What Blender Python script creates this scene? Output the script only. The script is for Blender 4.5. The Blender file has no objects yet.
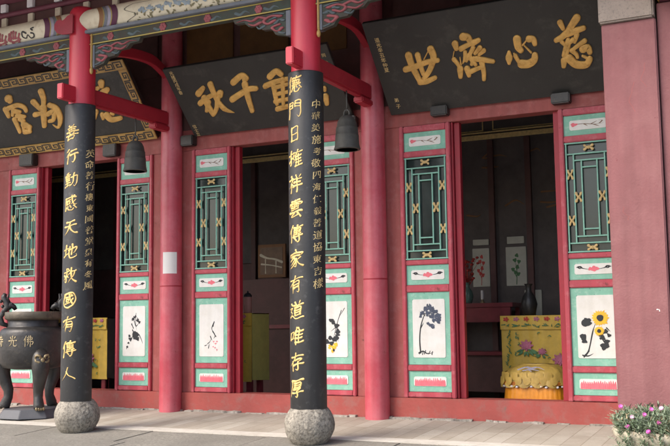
import bpy, bmesh, math, random
from mathutils import Vector, Matrix, noise
random.seed(7)
S = bpy.context.scene
COL = S.collection
PI = math.pi
R = math.radians

# ------------------------------------------------------------------ materials
def mat(name, col, rough=.6, var=.12, scale=6, bump=.15, bscale=40, metal=0, col2=None, mix=.5, spec=.5, mottle=None, coat=0, msharp=.08, chips=None, streak=0):
    """procedural paint / stone: base colour, slow tint variation, fine bump, optional second colour patches"""
    m = bpy.data.materials.new(name); m.use_nodes = True
    nt = m.node_tree; N = nt.nodes; L = nt.links
    b = N['Principled BSDF']
    tc = N.new('ShaderNodeTexCoord')
    n1 = N.new('ShaderNodeTexNoise'); n1.inputs['Scale'].default_value = scale; n1.inputs['Detail'].default_value = 6; n1.inputs['Roughness'].default_value = .65
    L.new(tc.outputs['Object'], n1.inputs['Vector'])
    mr = N.new('ShaderNodeMapRange'); mr.inputs[1].default_value = .3; mr.inputs[2].default_value = .7
    mr.inputs[3].default_value = 1 - var; mr.inputs[4].default_value = 1 + var
    L.new(n1.outputs['Fac'], mr.inputs[0])
    mul = N.new('ShaderNodeMix'); mul.data_type = 'RGBA'; mul.blend_type = 'MULTIPLY'; mul.inputs[0].default_value = 1
    mul.inputs[6].default_value = (*col, 1)
    L.new(mr.outputs[0], mul.inputs[7])
    out = mul.outputs[2]
    if col2:
        n2 = N.new('ShaderNodeTexNoise'); n2.inputs['Scale'].default_value = mottle or scale * 2.3; n2.inputs['Detail'].default_value = 8; n2.inputs['Roughness'].default_value = .7
        L.new(tc.outputs['Object'], n2.inputs['Vector'])
        m2 = N.new('ShaderNodeMapRange'); m2.inputs[1].default_value = mix - msharp; m2.inputs[2].default_value = mix + msharp
        L.new(n2.outputs['Fac'], m2.inputs[0])
        mx = N.new('ShaderNodeMix'); mx.data_type = 'RGBA'
        L.new(m2.outputs[0], mx.inputs[0]); L.new(out, mx.inputs[6]); mx.inputs[7].default_value = (*col2, 1)
        out = mx.outputs[2]
    if streak:                       # weathering runs
        mp = N.new('ShaderNodeMapping'); mp.inputs['Scale'].default_value = (14, 14, .7); L.new(tc.outputs['Object'], mp.inputs[0])
        n4 = N.new('ShaderNodeTexNoise'); n4.inputs['Scale'].default_value = 1; n4.inputs['Detail'].default_value = 6; L.new(mp.outputs[0], n4.inputs['Vector'])
        m4 = N.new('ShaderNodeMapRange'); m4.inputs[1].default_value = .35; m4.inputs[2].default_value = .68; m4.inputs[3].default_value = 1 + streak * .5; m4.inputs[4].default_value = 1 - streak
        L.new(n4.outputs['Fac'], m4.inputs[0]); x4 = N.new('ShaderNodeMix'); x4.data_type = 'RGBA'; x4.blend_type = 'MULTIPLY'; x4.inputs[0].default_value = 1
        L.new(out, x4.inputs[6]); L.new(m4.outputs[0], x4.inputs[7]); out = x4.outputs[2]
    if chips:                        # small flaked spots of another colour
        ccol, thr, csc = chips
        n5 = N.new('ShaderNodeTexNoise'); n5.inputs['Scale'].default_value = csc; n5.inputs['Detail'].default_value = 9; n5.inputs['Roughness'].default_value = .75; n5.inputs['Distortion'].default_value = .4
        L.new(tc.outputs['Object'], n5.inputs['Vector'])
        m5 = N.new('ShaderNodeMapRange'); m5.inputs[1].default_value = thr; m5.inputs[2].default_value = thr + .025; L.new(n5.outputs['Fac'], m5.inputs[0])
        x5 = N.new('ShaderNodeMix'); x5.data_type = 'RGBA'; L.new(m5.outputs[0], x5.inputs[0]); L.new(out, x5.inputs[6]); x5.inputs[7].default_value = (*ccol, 1); out = x5.outputs[2]
    L.new(out, b.inputs['Base Color'])
    n3 = N.new('ShaderNodeTexNoise'); n3.inputs['Scale'].default_value = bscale; n3.inputs['Detail'].default_value = 5
    L.new(tc.outputs['Object'], n3.inputs['Vector'])
    bp = N.new('ShaderNodeBump'); bp.inputs['Strength'].default_value = bump; bp.inputs['Distance'].default_value = .01
    L.new(n3.outputs['Fac'], bp.inputs['Height']); L.new(bp.outputs[0], b.inputs['Normal'])
    r2 = N.new('ShaderNodeMapRange'); r2.inputs[3].default_value = max(.05, rough - .1); r2.inputs[4].default_value = min(1, rough + .12)
    L.new(n1.outputs['Fac'], r2.inputs[0]); L.new(r2.outputs[0], b.inputs['Roughness'])
    b.inputs['Metallic'].default_value = metal
    b.inputs['Specular IOR Level'].default_value = spec
    if coat: b.inputs['Coat Weight'].default_value = coat; b.inputs['Coat Roughness'].default_value = .25
    return m

M = {}
M['crimson'] = mat('crimson_paint', (.44, .055, .080), .5, .12, 5, .2, 30, col2=(.50, .13, .15), mix=.60, mottle=9, chips=((.20, .03, .035), .62, 13), streak=.12)
M['jamb'] = mat('brick_red_paint', (.33, .080, .072), .65, .12, 4, .2, 30, col2=(.37, .12, .11), mix=.58, mottle=7, chips=((.17, .05, .045), .63, 10), streak=.14)
M['deepred'] = mat('deep_red_paint', (.32, .015, .030), .5, .15, 5, .1, 30)
M['sill'] = mat('sill_red_paint', (.34, .066, .055), .62, .16, 3, .3, 25, col2=(.30, .10, .085), mix=.57, mottle=9, chips=((.20, .11, .09), .64, 9))
M['shaft'] = mat('column_red_paint', (.54, .028, .052), .40, .08, 3, .12, 20, coat=.15, chips=((.25, .02, .03), .65, 12), streak=.10)
M['innershaft'] = mat('column_rose_paint', (.48, .060, .088), .42, .12, 2.5, .25, 20, col2=(.54, .135, .165), mix=.54, mottle=3, msharp=.16, coat=.2, chips=((.30, .04, .05), .635, 9), streak=.14)
M['beamred'] = mat('beam_red_paint', (.40, .022, .040), .5, .12, 4, .12, 25)
M['pier'] = mat('pier_dusty_rose_paint', (.222, .088, .090), .88, .10, 2.0, .35, 60, col2=(.262, .116, .116), mix=.56, mottle=2.5, msharp=.12, chips=((.19, .06, .065), .65, 16), streak=.10)
M['black'] = mat('black_lacquer', (.027, .027, .028), .48, .25, 3, .12, 35, col2=(.075, .075, .073), mix=.64, mottle=14, streak=.25)
M['plaque'] = mat('plaque_black', (.029, .028, .026), .5, .2, 3, .1, 40, col2=(.060, .058, .050), mix=.62, mottle=5)
M['gold'] = mat('gold_paint', (.70, .42, .12), .38, .22, 10, .35, 40, col2=(.50, .27, .07), mix=.60, mottle=16, metal=.15)
M['goldbright'] = mat('gold_leaf_paint', (.72, .50, .17), .45, .3, 22, .2, 60, metal=.1)
M['goldpale'] = mat('faded_gold_paint', (.90, .68, .30), .6, .2, 30, .1, 60)
M['fret'] = mat('gold_border_paint', (.45, .28, .085), .5, .25, 10, .2, 50)
M['mint'] = mat('mint_green_paint', (.22, .49, .37), .6, .12, 8, .15, 40, col2=(.34, .55, .45), mix=.60, mottle=22, chips=((.10, .25, .19), .63, 20), streak=.08)
M['teal'] = mat('teal_lattice_paint', (.22, .47, .37), .55, .15, 12, .1, 40)
M['white'] = mat('white_panel_paint', (.76, .75, .71), .6, .05, 5, .06, 40, col2=(.66, .64, .57), mix=.62, mottle=6, msharp=.15, streak=.05)
M['pinkline'] = mat('pink_paint', (.75, .16, .20), .6, .15, 14, .05)
M['ink'] = mat('ink_paint', (.02, .022, .026), .6, .2, 14, .05)
M['inkblue'] = mat('blue_grey_ink', (.055, .07, .11), .6, .35, 30, .05)
M['sepia'] = mat('sepia_paint', (.22, .14, .09), .6, .2, 14, .05)
M['yellow'] = mat('yellow_petal_paint', (.85, .48, .03), .6, .15, 20, .05)
M['glass'] = mat('dark_green_glass', (.022, .036, .034), .16, .25, 3, .05, 10)
M['clip'] = mat('gilded_clip', (.56, .40, .17), .5, .2, 12, .1)
M['stone'] = mat('stone_ball_granite', (.29, .265, .22), .85, .22, 4, 1.0, 38, col2=(.13, .115, .095), mix=.54, mottle=42, chips=((.45, .42, .37), .64, 30), streak=.28)
M['granite'] = mat('granite_slab', (.195, .185, .16), .88, .25, 1.6, .7, 45, col2=(.15, .14, .12), mix=.53, mottle=38, chips=((.36, .34, .30), .66, 34))
M['capital'] = mat('capital_granite', (.27, .225, .19), .85, .12, 5, .5, 60, col2=(.16, .14, .12), mix=.6, mottle=55)
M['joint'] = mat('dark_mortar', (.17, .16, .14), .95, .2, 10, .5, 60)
M['mortar'] = mat('crumbling_mortar', (.36, .33, .29), .95, .3, 14, .9, 50, col2=(.14, .12, .10), mix=.58, mottle=22)
M['bronze'] = mat('blackened_bronze', (.045, .043, .042), .42, .3, 8, .3, 30, metal=.35, col2=(.10, .085, .06), mix=.66, mottle=20)
M['bell'] = mat('weathered_bell_iron', (.085, .085, .078), .6, .25, 8, .3, 30, metal=.3)
M['brass'] = mat('worn_brass', (.27, .215, .125), .5, .3, 25, .5, 50, metal=.4)
M['plinth'] = mat('dark_slate', (.075, .078, .088), .6, .15, 5, .15, 40)
M['maroon'] = mat('maroon_rafter_paint', (.17, .045, .065), .65, .2, 4, .2, 30, col2=(.19, .06, .08), mix=.62, mottle=10)
M['cream'] = mat('cream_beam_paint', (.70, .64, .49), .7, .14, 4, .15, 30, col2=(.52, .44, .31), mix=.62, mottle=7)
M['olive'] = mat('olive_foliage_paint', (.20, .18, .10), .7, .2, 14, .05)
M['purple'] = mat('plum_band_paint', (.105, .030, .065), .7, .15, 8, .05)
M['greyblue'] = mat('grey_blue_paint', (.16, .175, .205), .7, .15, 8, .05)
M['lilac'] = mat('pale_lilac_paint', (.34, .32, .40), .7, .12, 8, .05)
M['brownband'] = mat('brown_band_paint', (.26, .13, .06), .7, .12, 8, .05)
M['ochre'] = mat('ochre_line_paint', (.42, .33, .09), .7, .12, 8, .05)
M['darkpanel'] = mat('dark_green_panel', (.055, .042, .032), .7, .4, 7, .1, col2=(.042, .058, .045), mix=.5, mottle=6)
M['carve'] = mat('faded_red_carving', (.31, .085, .095), .7, .2, 12, .2)
M['bluecarve'] = mat('blue_carving', (.085, .115, .125), .7, .3, 9, .2)
M['orangewood'] = mat('orange_brown_boards', (.16, .075, .02), .7, .3, 4, .1)
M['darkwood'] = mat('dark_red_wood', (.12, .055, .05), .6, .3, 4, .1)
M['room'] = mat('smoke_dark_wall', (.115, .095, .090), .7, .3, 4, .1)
M['altarred'] = mat('altar_red_lacquer', (.22, .03, .04), .4, .2, 5, .1)
M['yellowcloth'] = mat('yellow_satin', (.62, .41, .06), .55, .12, 10, .3, 25)
M['olivecloth'] = mat('olive_yellow_satin', (.54, .49, .14), .55, .12, 10, .3, 25)
M['orangecloth'] = mat('orange_satin', (.80, .30, .02), .4, .12, 10, .3, 30)
M['tancloth'] = mat('tan_gold_satin', (.46, .31, .07), .5, .2, 10, .4, 30)
M['leafgreen'] = mat('embroidered_green', (.08, .20, .08), .6, .2, 10, .1)
M['plum'] = mat('embroidered_magenta', (.46, .14, .22), .6, .2, 10, .1)
M['embred'] = mat('embroidered_red', (.50, .05, .04), .6, .2, 10, .1)
M['paper'] = mat('white_paper', (.72, .70, .68), .8, .04, 6, .05)
M['dim'] = mat('aged_scroll_paper', (.55, .54, .46), .8, .1, 6, .05)
M['ash'] = mat('incense_ash', (.30, .28, .26), .95, .2, 30, .6)
M['foliage'] = mat('grey_green_leaf', (.10, .15, .075), .7, .35, 20, .1, col2=(.22, .27, .19), mix=.52, mottle=25)
M['dryleaf'] = mat('dry_leaf', (.30, .24, .14), .8, .25, 20, .1)
M['petal'] = mat('magenta_petal', (.72, .14, .48), .6, .15, 30, .05)
M['petalpale'] = mat('pale_pink_petal', (.78, .50, .66), .6, .1, 30, .05)
M['planter'] = mat('planter_stone', (.42, .38, .29), .9, .2, 6, .8, 30, col2=(.22, .19, .13), mix=.58, mottle=12)
M['soil'] = mat('soil', (.07, .05, .035), .95, .3, 20, .6)
M['ceramic'] = mat('celadon_ceramic', (.12, .20, .17), .25, .15, 8, .05)
M['stick'] = mat('pale_candle', (.50, .24, .20), .6, .1, 8, .05)
M['pebble'] = mat('white_pebble', (.68, .64, .58), .8, .12, 20, .3)
M['rooftile'] = mat('roof_tile', (.12, .09, .07), .8, .25, 8, .4)
M['ground'] = mat('grey_paving', (.26, .25, .235), .9, .12, 1.2, .4, 30)

def tile_mat():
    m = mat('beige_floor_tile', (.345, .318, .268), .8, .14, 1.8, .3, 40, col2=(.43, .40, .35), mix=.54, mottle=3, msharp=.16, chips=((.22, .20, .17), .64, 18))
    nt = m.node_tree; N = nt.nodes; L = nt.links; b = N['Principled BSDF']
    src = b.inputs['Base Color'].links[0].from_socket
    tc = N.new('ShaderNodeTexCoord'); mp = N.new('ShaderNodeMapping')
    mp.inputs['Location'].default_value = (.0205, .0, 0)
    L.new(tc.outputs['Object'], mp.inputs[0])
    br = N.new('ShaderNodeTexBrick'); br.offset = 0; br.squash = 1
    br.inputs['Color1'].default_value = (1, 1, 1, 1); br.inputs['Color2'].default_value = (.80, .77, .74, 1); br.inputs['Mortar'].default_value = (.62, .58, .54, 1)
    br.inputs['Scale'].default_value = 1; br.inputs['Mortar Size'].default_value = .0045; br.inputs['Mortar Smooth'].default_value = .3
    br.inputs['Brick Width'].default_value = .1535; br.inputs['Row Height'].default_value = .62
    L.new(mp.outputs[0], br.inputs['Vector'])
    mx = N.new('ShaderNodeMix'); mx.data_type = 'RGBA'; mx.blend_type = 'MULTIPLY'; mx.inputs[0].default_value = 1
    L.new(src, mx.inputs[6]); L.new(br.outputs['Color'], mx.inputs[7]); L.new(mx.outputs[2], b.inputs['Base Color'])
    return m
M['tile'] = tile_mat()
M['paleblue'] = mat('pale_blue_wash', (.27, .33, .38), .7, .35, 12, .05)
M['bracketred'] = mat('dull_red_bracket', (.30, .030, .048), .6, .2, 6, .15)
M['rustcloth'] = mat('rust_satin', (.45, .15, .02), .5, .3, 30, .2, 30)
M['goldworn'] = mat('worn_gold_paint', (.50, .40, .22), .6, .3, 30, .2, 60, col2=(.2, .17, .12), mix=.56, mottle=40)
M['edge_light'] = mat('painted_edge_light', (.50, .475, .425), .8, .12, 3, .25, 40, col2=(.44, .41, .36), mix=.56, mottle=5, msharp=.12, streak=.1)  # pale tone puts the sunlight at the porch edge into colour
M['rim'] = mat('brown_bronze_rim', (.13, .11, .08), .55, .3, 9, .3, 30, metal=.2, col2=(.07, .06, .05), mix=.55, mottle=18)
M['sky_white'] = mat('painted_sky_white', (.88, .87, .85), .7, .05, 5, .1)  # white that carries the brightness of the sky between rafters

# ------------------------------------------------------------------ object helpers
def tag(o, label=None, cat=None, group=None, kind=None):
    for k, v in (('label', label), ('category', cat), ('group', group), ('kind', kind)):
        if v: o[k] = v
    return o
def thing(name, loc=(0, 0, 0), label=None, cat=None, group=None):
    o = bpy.data.objects.new(name, None); COL.objects.link(o); o.location = loc; o.empty_display_size = .1
    return tag(o, label, cat, group)

class MB:
    def __init__(s): s.v = []; s.f = []; s.mi = []; s.sm = []
    def add(s, vs, fs, mi=0, smooth=False):
        n = len(s.v); s.v += [tuple(p) for p in vs]
        for f in fs: s.f.append([i + n for i in f]); s.mi.append(mi); s.sm.append(smooth)
        return s
    def box(s, x0, x1, y0, y1, z0, z1, mi=0):
        vs = [(x, y, z) for z in (z0, z1) for y in (y0, y1) for x in (x0, x1)]
        return s.add(vs, [(0, 2, 3, 1), (4, 5, 7, 6), (0, 1, 5, 4), (2, 6, 7, 3), (0, 4, 6, 2), (1, 3, 7, 5)], mi)
    def lathe(s, prof, c=(0, 0), n=40, mi=0, fz=None, a0=0, a1=2 * PI, smooth=True):
        full = abs(a1 - a0 - 2 * PI) < 1e-6; k = n if full else n + 1
        vs = []
        for r, z in prof:
            for i in range(k):
                a = a0 + (a1 - a0) * i / n
                rr = r * (fz(a, z) if fz else 1)
                vs.append((c[0] + rr * math.cos(a), c[1] + rr * math.sin(a), z))
        fs = []
        for j in range(len(prof) - 1):
            for i in range(n):
                i2 = (i + 1) % k
                fs.append((j * k + i, j * k + i2, (j + 1) * k + i2, (j + 1) * k + i))
        s.add(vs, fs, mi, smooth)
        if full:
            for j in (0, len(prof) - 1):
                if prof[j][0] > 1e-4: s.add([vs[j * k + i] for i in range(k)], [tuple(range(k)) if j else tuple(range(k))[::-1]], mi)
        return s
    def tube(s, pts, rad, n=10, mi=0, flat=None):
        """tube along 3-D points, rad per point, parallel frames"""
        P = [Vector(p) for p in pts]
        if not isinstance(rad, (list, tuple)): rad = [rad] * len(P)
        T = [(P[min(i + 1, len(P) - 1)] - P[max(i - 1, 0)]).normalized() for i in range(len(P))]
        u = T[0].orthogonal().normalized(); vs = []
        for i, p in enumerate(P):
            u = (u - T[i] * u.dot(T[i])).normalized(); w = T[i].cross(u)
            for k in range(n):
                a = 2 * PI * k / n; q = p + (u * math.cos(a) + w * math.sin(a)) * rad[i]
                vs.append(q)
        fs = [(i * n + k, i * n + (k + 1) % n, (i + 1) * n + (k + 1) % n, (i + 1) * n + k) for i in range(len(P) - 1) for k in range(n)]
        fs += [tuple(range(n))[::-1], tuple((len(P) - 1) * n + k for k in range(n))]
        return s.add(vs, fs, mi, True)
    def ball(s, c, r, n=14, m=9, mi=0):
        if not isinstance(r, (list, tuple)): r = (r, r, r)
        vs = [(c[0], c[1], c[2] - r[2])]
        for j in range(1, m):
            t = -PI / 2 + PI * j / m
            for i in range(n):
                a = 2 * PI * i / n
                vs.append((c[0] + r[0] * math.cos(t) * math.cos(a), c[1] + r[1] * math.cos(t) * math.sin(a), c[2] + r[2] * math.sin(t)))
        vs.append((c[0], c[1], c[2] + r[2])); fs = []
        for i in range(n):
            i2 = (i + 1) % n
            fs.append((0, 1 + i2, 1 + i)); fs.append((len(vs) - 1, 1 + (m - 2) * n + i, 1 + (m - 2) * n + i2))
            for j in range(m - 2): fs.append((1 + j * n + i, 1 + j * n + i2, 1 + (j + 1) * n + i2, 1 + (j + 1) * n + i))
        return s.add(vs, fs, mi, True)
    def build(s, name, mats, parent=None, bevel=0, loc=None):
        me = bpy.data.meshes.new(name); me.from_pydata(s.v, [], s.f)
        if not isinstance(mats, (list, tuple)): mats = [mats]
        for m in mats: me.materials.append(M[m] if isinstance(m, str) else m)
        for p, i, sm in zip(me.polygons, s.mi, s.sm): p.material_index = i; p.use_smooth = sm
        me.update()
        if bevel:
            bm = bmesh.new(); bm.from_mesh(me)
            bmesh.ops.bevel(bm, geom=[e for e in bm.edges if e.is_manifold and e.calc_face_angle(0) > .6], offset=bevel, segments=2, affect='EDGES', clamp_overlap=True)
            bm.to_mesh(me); bm.free()
        o = bpy.data.objects.new(name, me); COL.objects.link(o)
        if parent is not None: o.parent = parent
        if loc: o.location = loc
        return o

def B(name, m, parent, *bx, bevel=.003):
    mb = MB()
    for b in bx: mb.box(*b)
    return mb.build(name, m, parent, bevel)

# ------------------------------------------------------------------ brush strokes (real raised strips)
def smooth_line(pts, per=5):
    if len(pts) == 2:
        return [(pts[0][0] + (pts[1][0] - pts[0][0]) * t / per, pts[0][1] + (pts[1][1] - pts[0][1]) * t / per) for t in range(per + 1)]
    P = [pts[0]] + list(pts) + [pts[-1]]; out = []
    for i in range(1, len(P) - 2):
        a, b, c, d = P[i - 1], P[i], P[i + 1], P[i + 2]
        for k in range(per):
            t = k / per
            out.append(tuple(.5 * (2 * b[j] + (c[j] - a[j]) * t + (2 * a[j] - 5 * b[j] + 4 * c[j] - d[j]) * t * t + (3 * b[j] - a[j] - 3 * c[j] + d[j]) * t ** 3) for j in (0, 1)))
    out.append(pts[-1]); return out
PROF = {'': (1.25, .62, 1.05), '>': (1, .85, .12), '<': (.12, .8, 1), 'o': (.55, 1.1, .6), '=': (1, 1, 1)}
def strokes(mb, spec, f, w=5, relief=.004, mi=0, jit=.12, wm=1, flat=False):
    """spec: 'H w|x,y x,y..>' strokes split by '/'; f(x,y,h) maps design space to 3-D"""
    for st in spec.split('/'):
        st = st.strip(); hw = w
        if '|' in st: a, st = st.split('|'); hw = float(a) * wm
        kind = ''
        if st[-1] in '><o=': kind = st[-1]; st = st[:-1]
        pts = [tuple(float(c) for c in p.split(',')) for p in st.split()]
        C = smooth_line(pts); n = len(C)
        s0, s1, s2 = PROF[kind]; s0, s1, s2 = (s0 * .88, max(s1, .96), s2 * .74) if flat else (s0, s1, s2); j = random.uniform(1 - jit, 1 + jit)
        ws = []
        for i in range(n):
            t = i / (n - 1); q = s0 + (s1 - s0) * t * 2 if t < .5 else s1 + (s2 - s1) * (t * 2 - 1)
            ws.append(hw * q * j)
        T = []
        for i in range(n):
            a, b = C[max(0, i - 1)], C[min(n - 1, i + 1)]; d = math.hypot(b[0] - a[0], b[1] - a[1]) or 1
            T.append(((b[0] - a[0]) / d, (b[1] - a[1]) / d))
        rows = []
        for a in (85, 55, 25): rows.append((C[0][0] - T[0][0] * ws[0] * math.sin(R(a)), C[0][1] - T[0][1] * ws[0] * math.sin(R(a)), ws[0] * math.cos(R(a)), T[0]))
        rows += [(C[i][0], C[i][1], ws[i], T[i]) for i in range(n)]
        for a in (25, 55, 85): rows.append((C[-1][0] + T[-1][0] * ws[-1] * math.sin(R(a)), C[-1][1] + T[-1][1] * ws[-1] * math.sin(R(a)), ws[-1] * math.cos(R(a)), T[-1]))
        vs = []; prof = ((-1, 0), (-.94, .85), (-.78, 1), (.78, 1), (.94, .85), (1, 0)) if flat else ((-1, 0), (-.85, .7), (-.4, 1), (.4, 1), (.85, .7), (1, 0))
        dz = random.uniform(0, .12)
        for x, y, ww, t in rows:
            e = min(1, ww / (hw * .5 + 1e-9))
            for u, h in prof: vs.append(f(x - t[1] * ww * u, y + t[0] * ww * u, (h * (.35 + .65 * e) + dz * (h > 0)) * relief))
        fs = [(i * 6 + k, (i + 1) * 6 + k, (i + 1) * 6 + k + 1, i * 6 + k + 1) for i in range(len(rows) - 1) for k in range(5)]
        mb.add(vs, fs, mi, True)
    return mb
def flat_map(x0, z0, sx, sz, y, inv=True):
    return lambda x, yy, h: (x0 + x * sx, y - h, z0 - yy * sz)
def text_mesh(body):
    c = bpy.data.curves.new('glyph', 'FONT'); c.body = body; c.size = 1; c.resolution_u = 3; c.align_x = 'CENTER'; c.offset = -.004
    o = bpy.data.objects.new('glyph', c); COL.objects.link(o)
    dg = bpy.context.evaluated_depsgraph_get(); dg.update()
    me = bpy.data.meshes.new_from_object(o.evaluated_get(dg))
    vs = [tuple(v.co) for v in me.vertices]; fs = [tuple(p.vertices) for p in me.polygons]
    bpy.data.objects.remove(o); bpy.data.meshes.remove(me); bpy.data.curves.remove(c)
    if vs:
        cx = (min(v[0] for v in vs) + max(v[0] for v in vs)) / 2; cy = (min(v[1] for v in vs) + max(v[1] for v in vs)) / 2
        vs = [(v[0] - cx, v[1] - cy) for v in vs]
    return vs, fs

def blob(mb, f, cx, cy, rx, ry, h=.0012, seed=0, edge=.25):
    rnd = random.Random(seed * 77 + int(cx * 13 + cy * 7)); n = 14
    ph = rnd.uniform(0, 6)
    vs = [f(cx, cy, h)]
    for i in range(n):
        a = 2 * PI * i / n; q = 1 + edge * math.sin(3 * a + ph) * rnd.uniform(.4, 1) + rnd.uniform(-edge, edge) * .6
        vs.append(f(cx + rx * q * math.cos(a), cy + ry * q * math.sin(a), h))
    mb.add(vs, [(0, 1 + i, 1 + (i + 1) % n) for i in range(n)])
GLY = {
'善': "32,4 40,14/66,2 56,14>/22,20 50,19 80,16/28,32 72,29/8,45 50,43 94,38/50,12 50,44/34,52 40,60/66,50 58,60>/10,68 50,63 92,58/30,72 26,94/30,74 52,70 72,71 66,92/30,92 66,90",
'行': "34,4 24,16 10,26>/38,26 26,42 6,54>/25,42 25,94/52,18 84,13/44,42 96,35/74,40 76,70 70,92 58,84>",
'動': "34,6 10,12>/6,22 46,18/10,32 40,30/10,32 12,56/40,30 40,54/10,44 40,42/12,56 40,54/26,10 26,88/8,70 44,68/4,90 50,82/54,34 94,28 90,70 80,92 70,82>/72,8 70,46 62,70 42,96>",
'感': "12,14 80,8/14,14 14,50 4,84>/24,28 50,26/26,36 28,52/26,36 48,35 46,50/28,52 48,50/58,2 66,34 80,56 96,52>/86,26 72,44 56,56>/74,2 82,8/16,74 12,88/30,66 34,86 60,94 72,82/48,66 54,76/76,64 90,78",
'天': "22,16 76,10/10,44 90,34/50,14 44,50 30,72 6,94>/50,44 62,68 80,86 98,86",
'地': "6,36 38,32/22,12 22,72/4,78 42,64/44,42 92,26 88,56 78,60>/68,6 68,66/50,20 50,78 60,90 98,84 96,68>",
'救': "8,26 50,20/30,4 30,76 22,86 14,78>/10,44 20,52/50,38 36,50>/30,50 6,74>/30,48 52,66>/40,6 46,12/66,4 58,30 48,42>/60,26 94,18/84,22 76,56 44,94>/60,34 72,68 98,90",
'國': "20,14 8,50 18,86 50,96/20,14 50,5 84,14 94,50 82,86 50,96/28,32 74,27/32,44 34,58 48,56 48,43 32,44/28,72 52,66/54,16 60,50 78,76/76,46 56,72>/66,16 72,22",
'有': "8,26 50,18 92,12/46,2 36,30 6,62>/34,36 30,94>/34,38 72,32 74,80 68,94 58,86>/36,52 72,49/36,66 72,63",
'傳': "30,4 20,24 4,46>/20,26 20,96/40,16 94,11/46,24 46,44/46,24 84,22 82,42/46,34 84,32/46,44 84,42/64,4 64,50/40,56 90,51/36,68 98,61/78,58 78,86 70,96 60,88>/48,76 56,85",
'人': "48,10 40,44 4,88>/42,34 58,62 98,84",
'德': "26,4 18,18 4,30>/28,20 18,38 4,52>/18,38 18,92/40,14 92,9/66,2 64,24/44,28 44,42/44,28 86,26 84,40/44,42 84,40/58,28 58,40/72,28 72,40/38,53 92,48/42,66 34,84/54,62 56,86 78,90 86,78/66,58 72,68/86,60 98,76",
'門': "12,8 10,94/12,8 42,8 40,38/12,22 40,22/12,38 40,38/58,6 58,36/58,6 92,6 92,80 86,96 72,86>/58,20 90,20/58,36 90,36",
'日': "30,14 30,88/30,14 72,12 72,88/30,50 72,48/30,86 72,84",
'擁': "4,26 38,22/22,4 22,82 12,74>/4,62 38,46/44,18 96,13/70,2 68,14/50,30 42,48 50,56 40,76>/66,24 56,46>/62,40 62,94/62,40 94,36/62,56 92,54/62,72 92,70/60,92 98,88/78,28 78,90",
'祥': "22,4 28,14/6,26 38,22 24,50 4,68>/24,46 24,96/30,50 40,60/56,6 62,18/86,2 76,18>/46,28 92,23/50,46 88,42/40,66 98,58/68,26 68,98",
'雲': "24,8 78,4/12,22 8,38>/12,22 92,18 82,34>/50,6 50,44/26,30 38,33/26,42 38,44/62,28 76,31/62,40 76,42/24,56 76,52/6,71 96,64/48,70 22,92 50,90 78,86/68,76 88,98",
'家': "50,2 54,12/12,20 8,36>/12,20 92,15 82,30>/26,34 76,30/50,34 30,48 8,58>/40,44 56,60 54,92 40,88>/50,56 30,70 6,78>/54,68 34,84 6,94>/86,40 62,56>/58,50 74,74 99,90",
'道': "44,6 50,16/78,2 68,16>/34,24 94,19/62,24 56,32>/46,36 46,76/46,36 82,34 82,74/46,50 82,48/46,62 82,60/46,76 82,74/12,14 20,22/6,40 24,38 14,56 24,66 8,80>/4,84 24,80 50,94 100,90",
'唯': "8,30 8,66/8,30 32,28 30,64/8,66 30,62/56,4 46,28 34,46>/48,26 48,96/66,6 72,18/48,26 92,22/48,46 90,42/48,64 90,60/46,86 98,82/70,24 70,84",
'存': "10,22 92,14/46,2 36,34 4,68>/26,44 26,94/44,40 84,34 64,52>/64,52 66,84 58,96 44,86>/36,66 98,58",
'厚': "14,12 94,6/16,12 16,50 2,96>/36,24 36,46/36,24 76,22 74,44/36,35 76,33/36,46 74,44/32,57 78,53 58,66/58,66 60,86 54,98 42,90>/22,77 96,71",
'佛': "30,4 20,24 4,44>/20,26 20,96/40,18 84,16 84,34/42,34 84,34/42,34 40,56/40,56 94,54 86,80 76,76>/54,4 52,60 40,94>/70,4 70,96",
'光': "50,4 50,42/24,14 34,30/80,10 66,30>/6,46 94,42/38,46 34,74 6,94>/62,46 62,84 72,92 96,88 94,74>",
'寺': "24,16 76,13/50,2 50,34/8,36 92,32/8,56 94,52/70,46 70,86 62,96 52,88>/32,66 42,78",
}

# ------------------------------------------------------------------ camera
f_px = 940.05; yaw, pit, rol = -.4558, .1056, -.013
cy, sy = math.cos(yaw), math.sin(yaw)
F = Vector((sy * math.cos(pit), cy * math.cos(pit), math.sin(pit))); r0 = Vector((cy, -sy, 0)); u0 = r0.cross(F)
rr = r0 * math.cos(rol) + u0 * math.sin(rol); uu = -r0 * math.sin(rol) + u0 * math.cos(rol)
cam = bpy.data.cameras.new('camera'); cam.sensor_fit = 'HORIZONTAL'; cam.sensor_width = 36; cam.lens = 36 * f_px / 670; cam.clip_end = 3000
co = bpy.data.objects.new('camera', cam); COL.objects.link(co)
mw = Matrix((rr, uu, -F)).transposed().to_4x4(); mw.translation = Vector((3.3942, -8.526, .9173)); co.matrix_world = mw
S.camera = co

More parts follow.
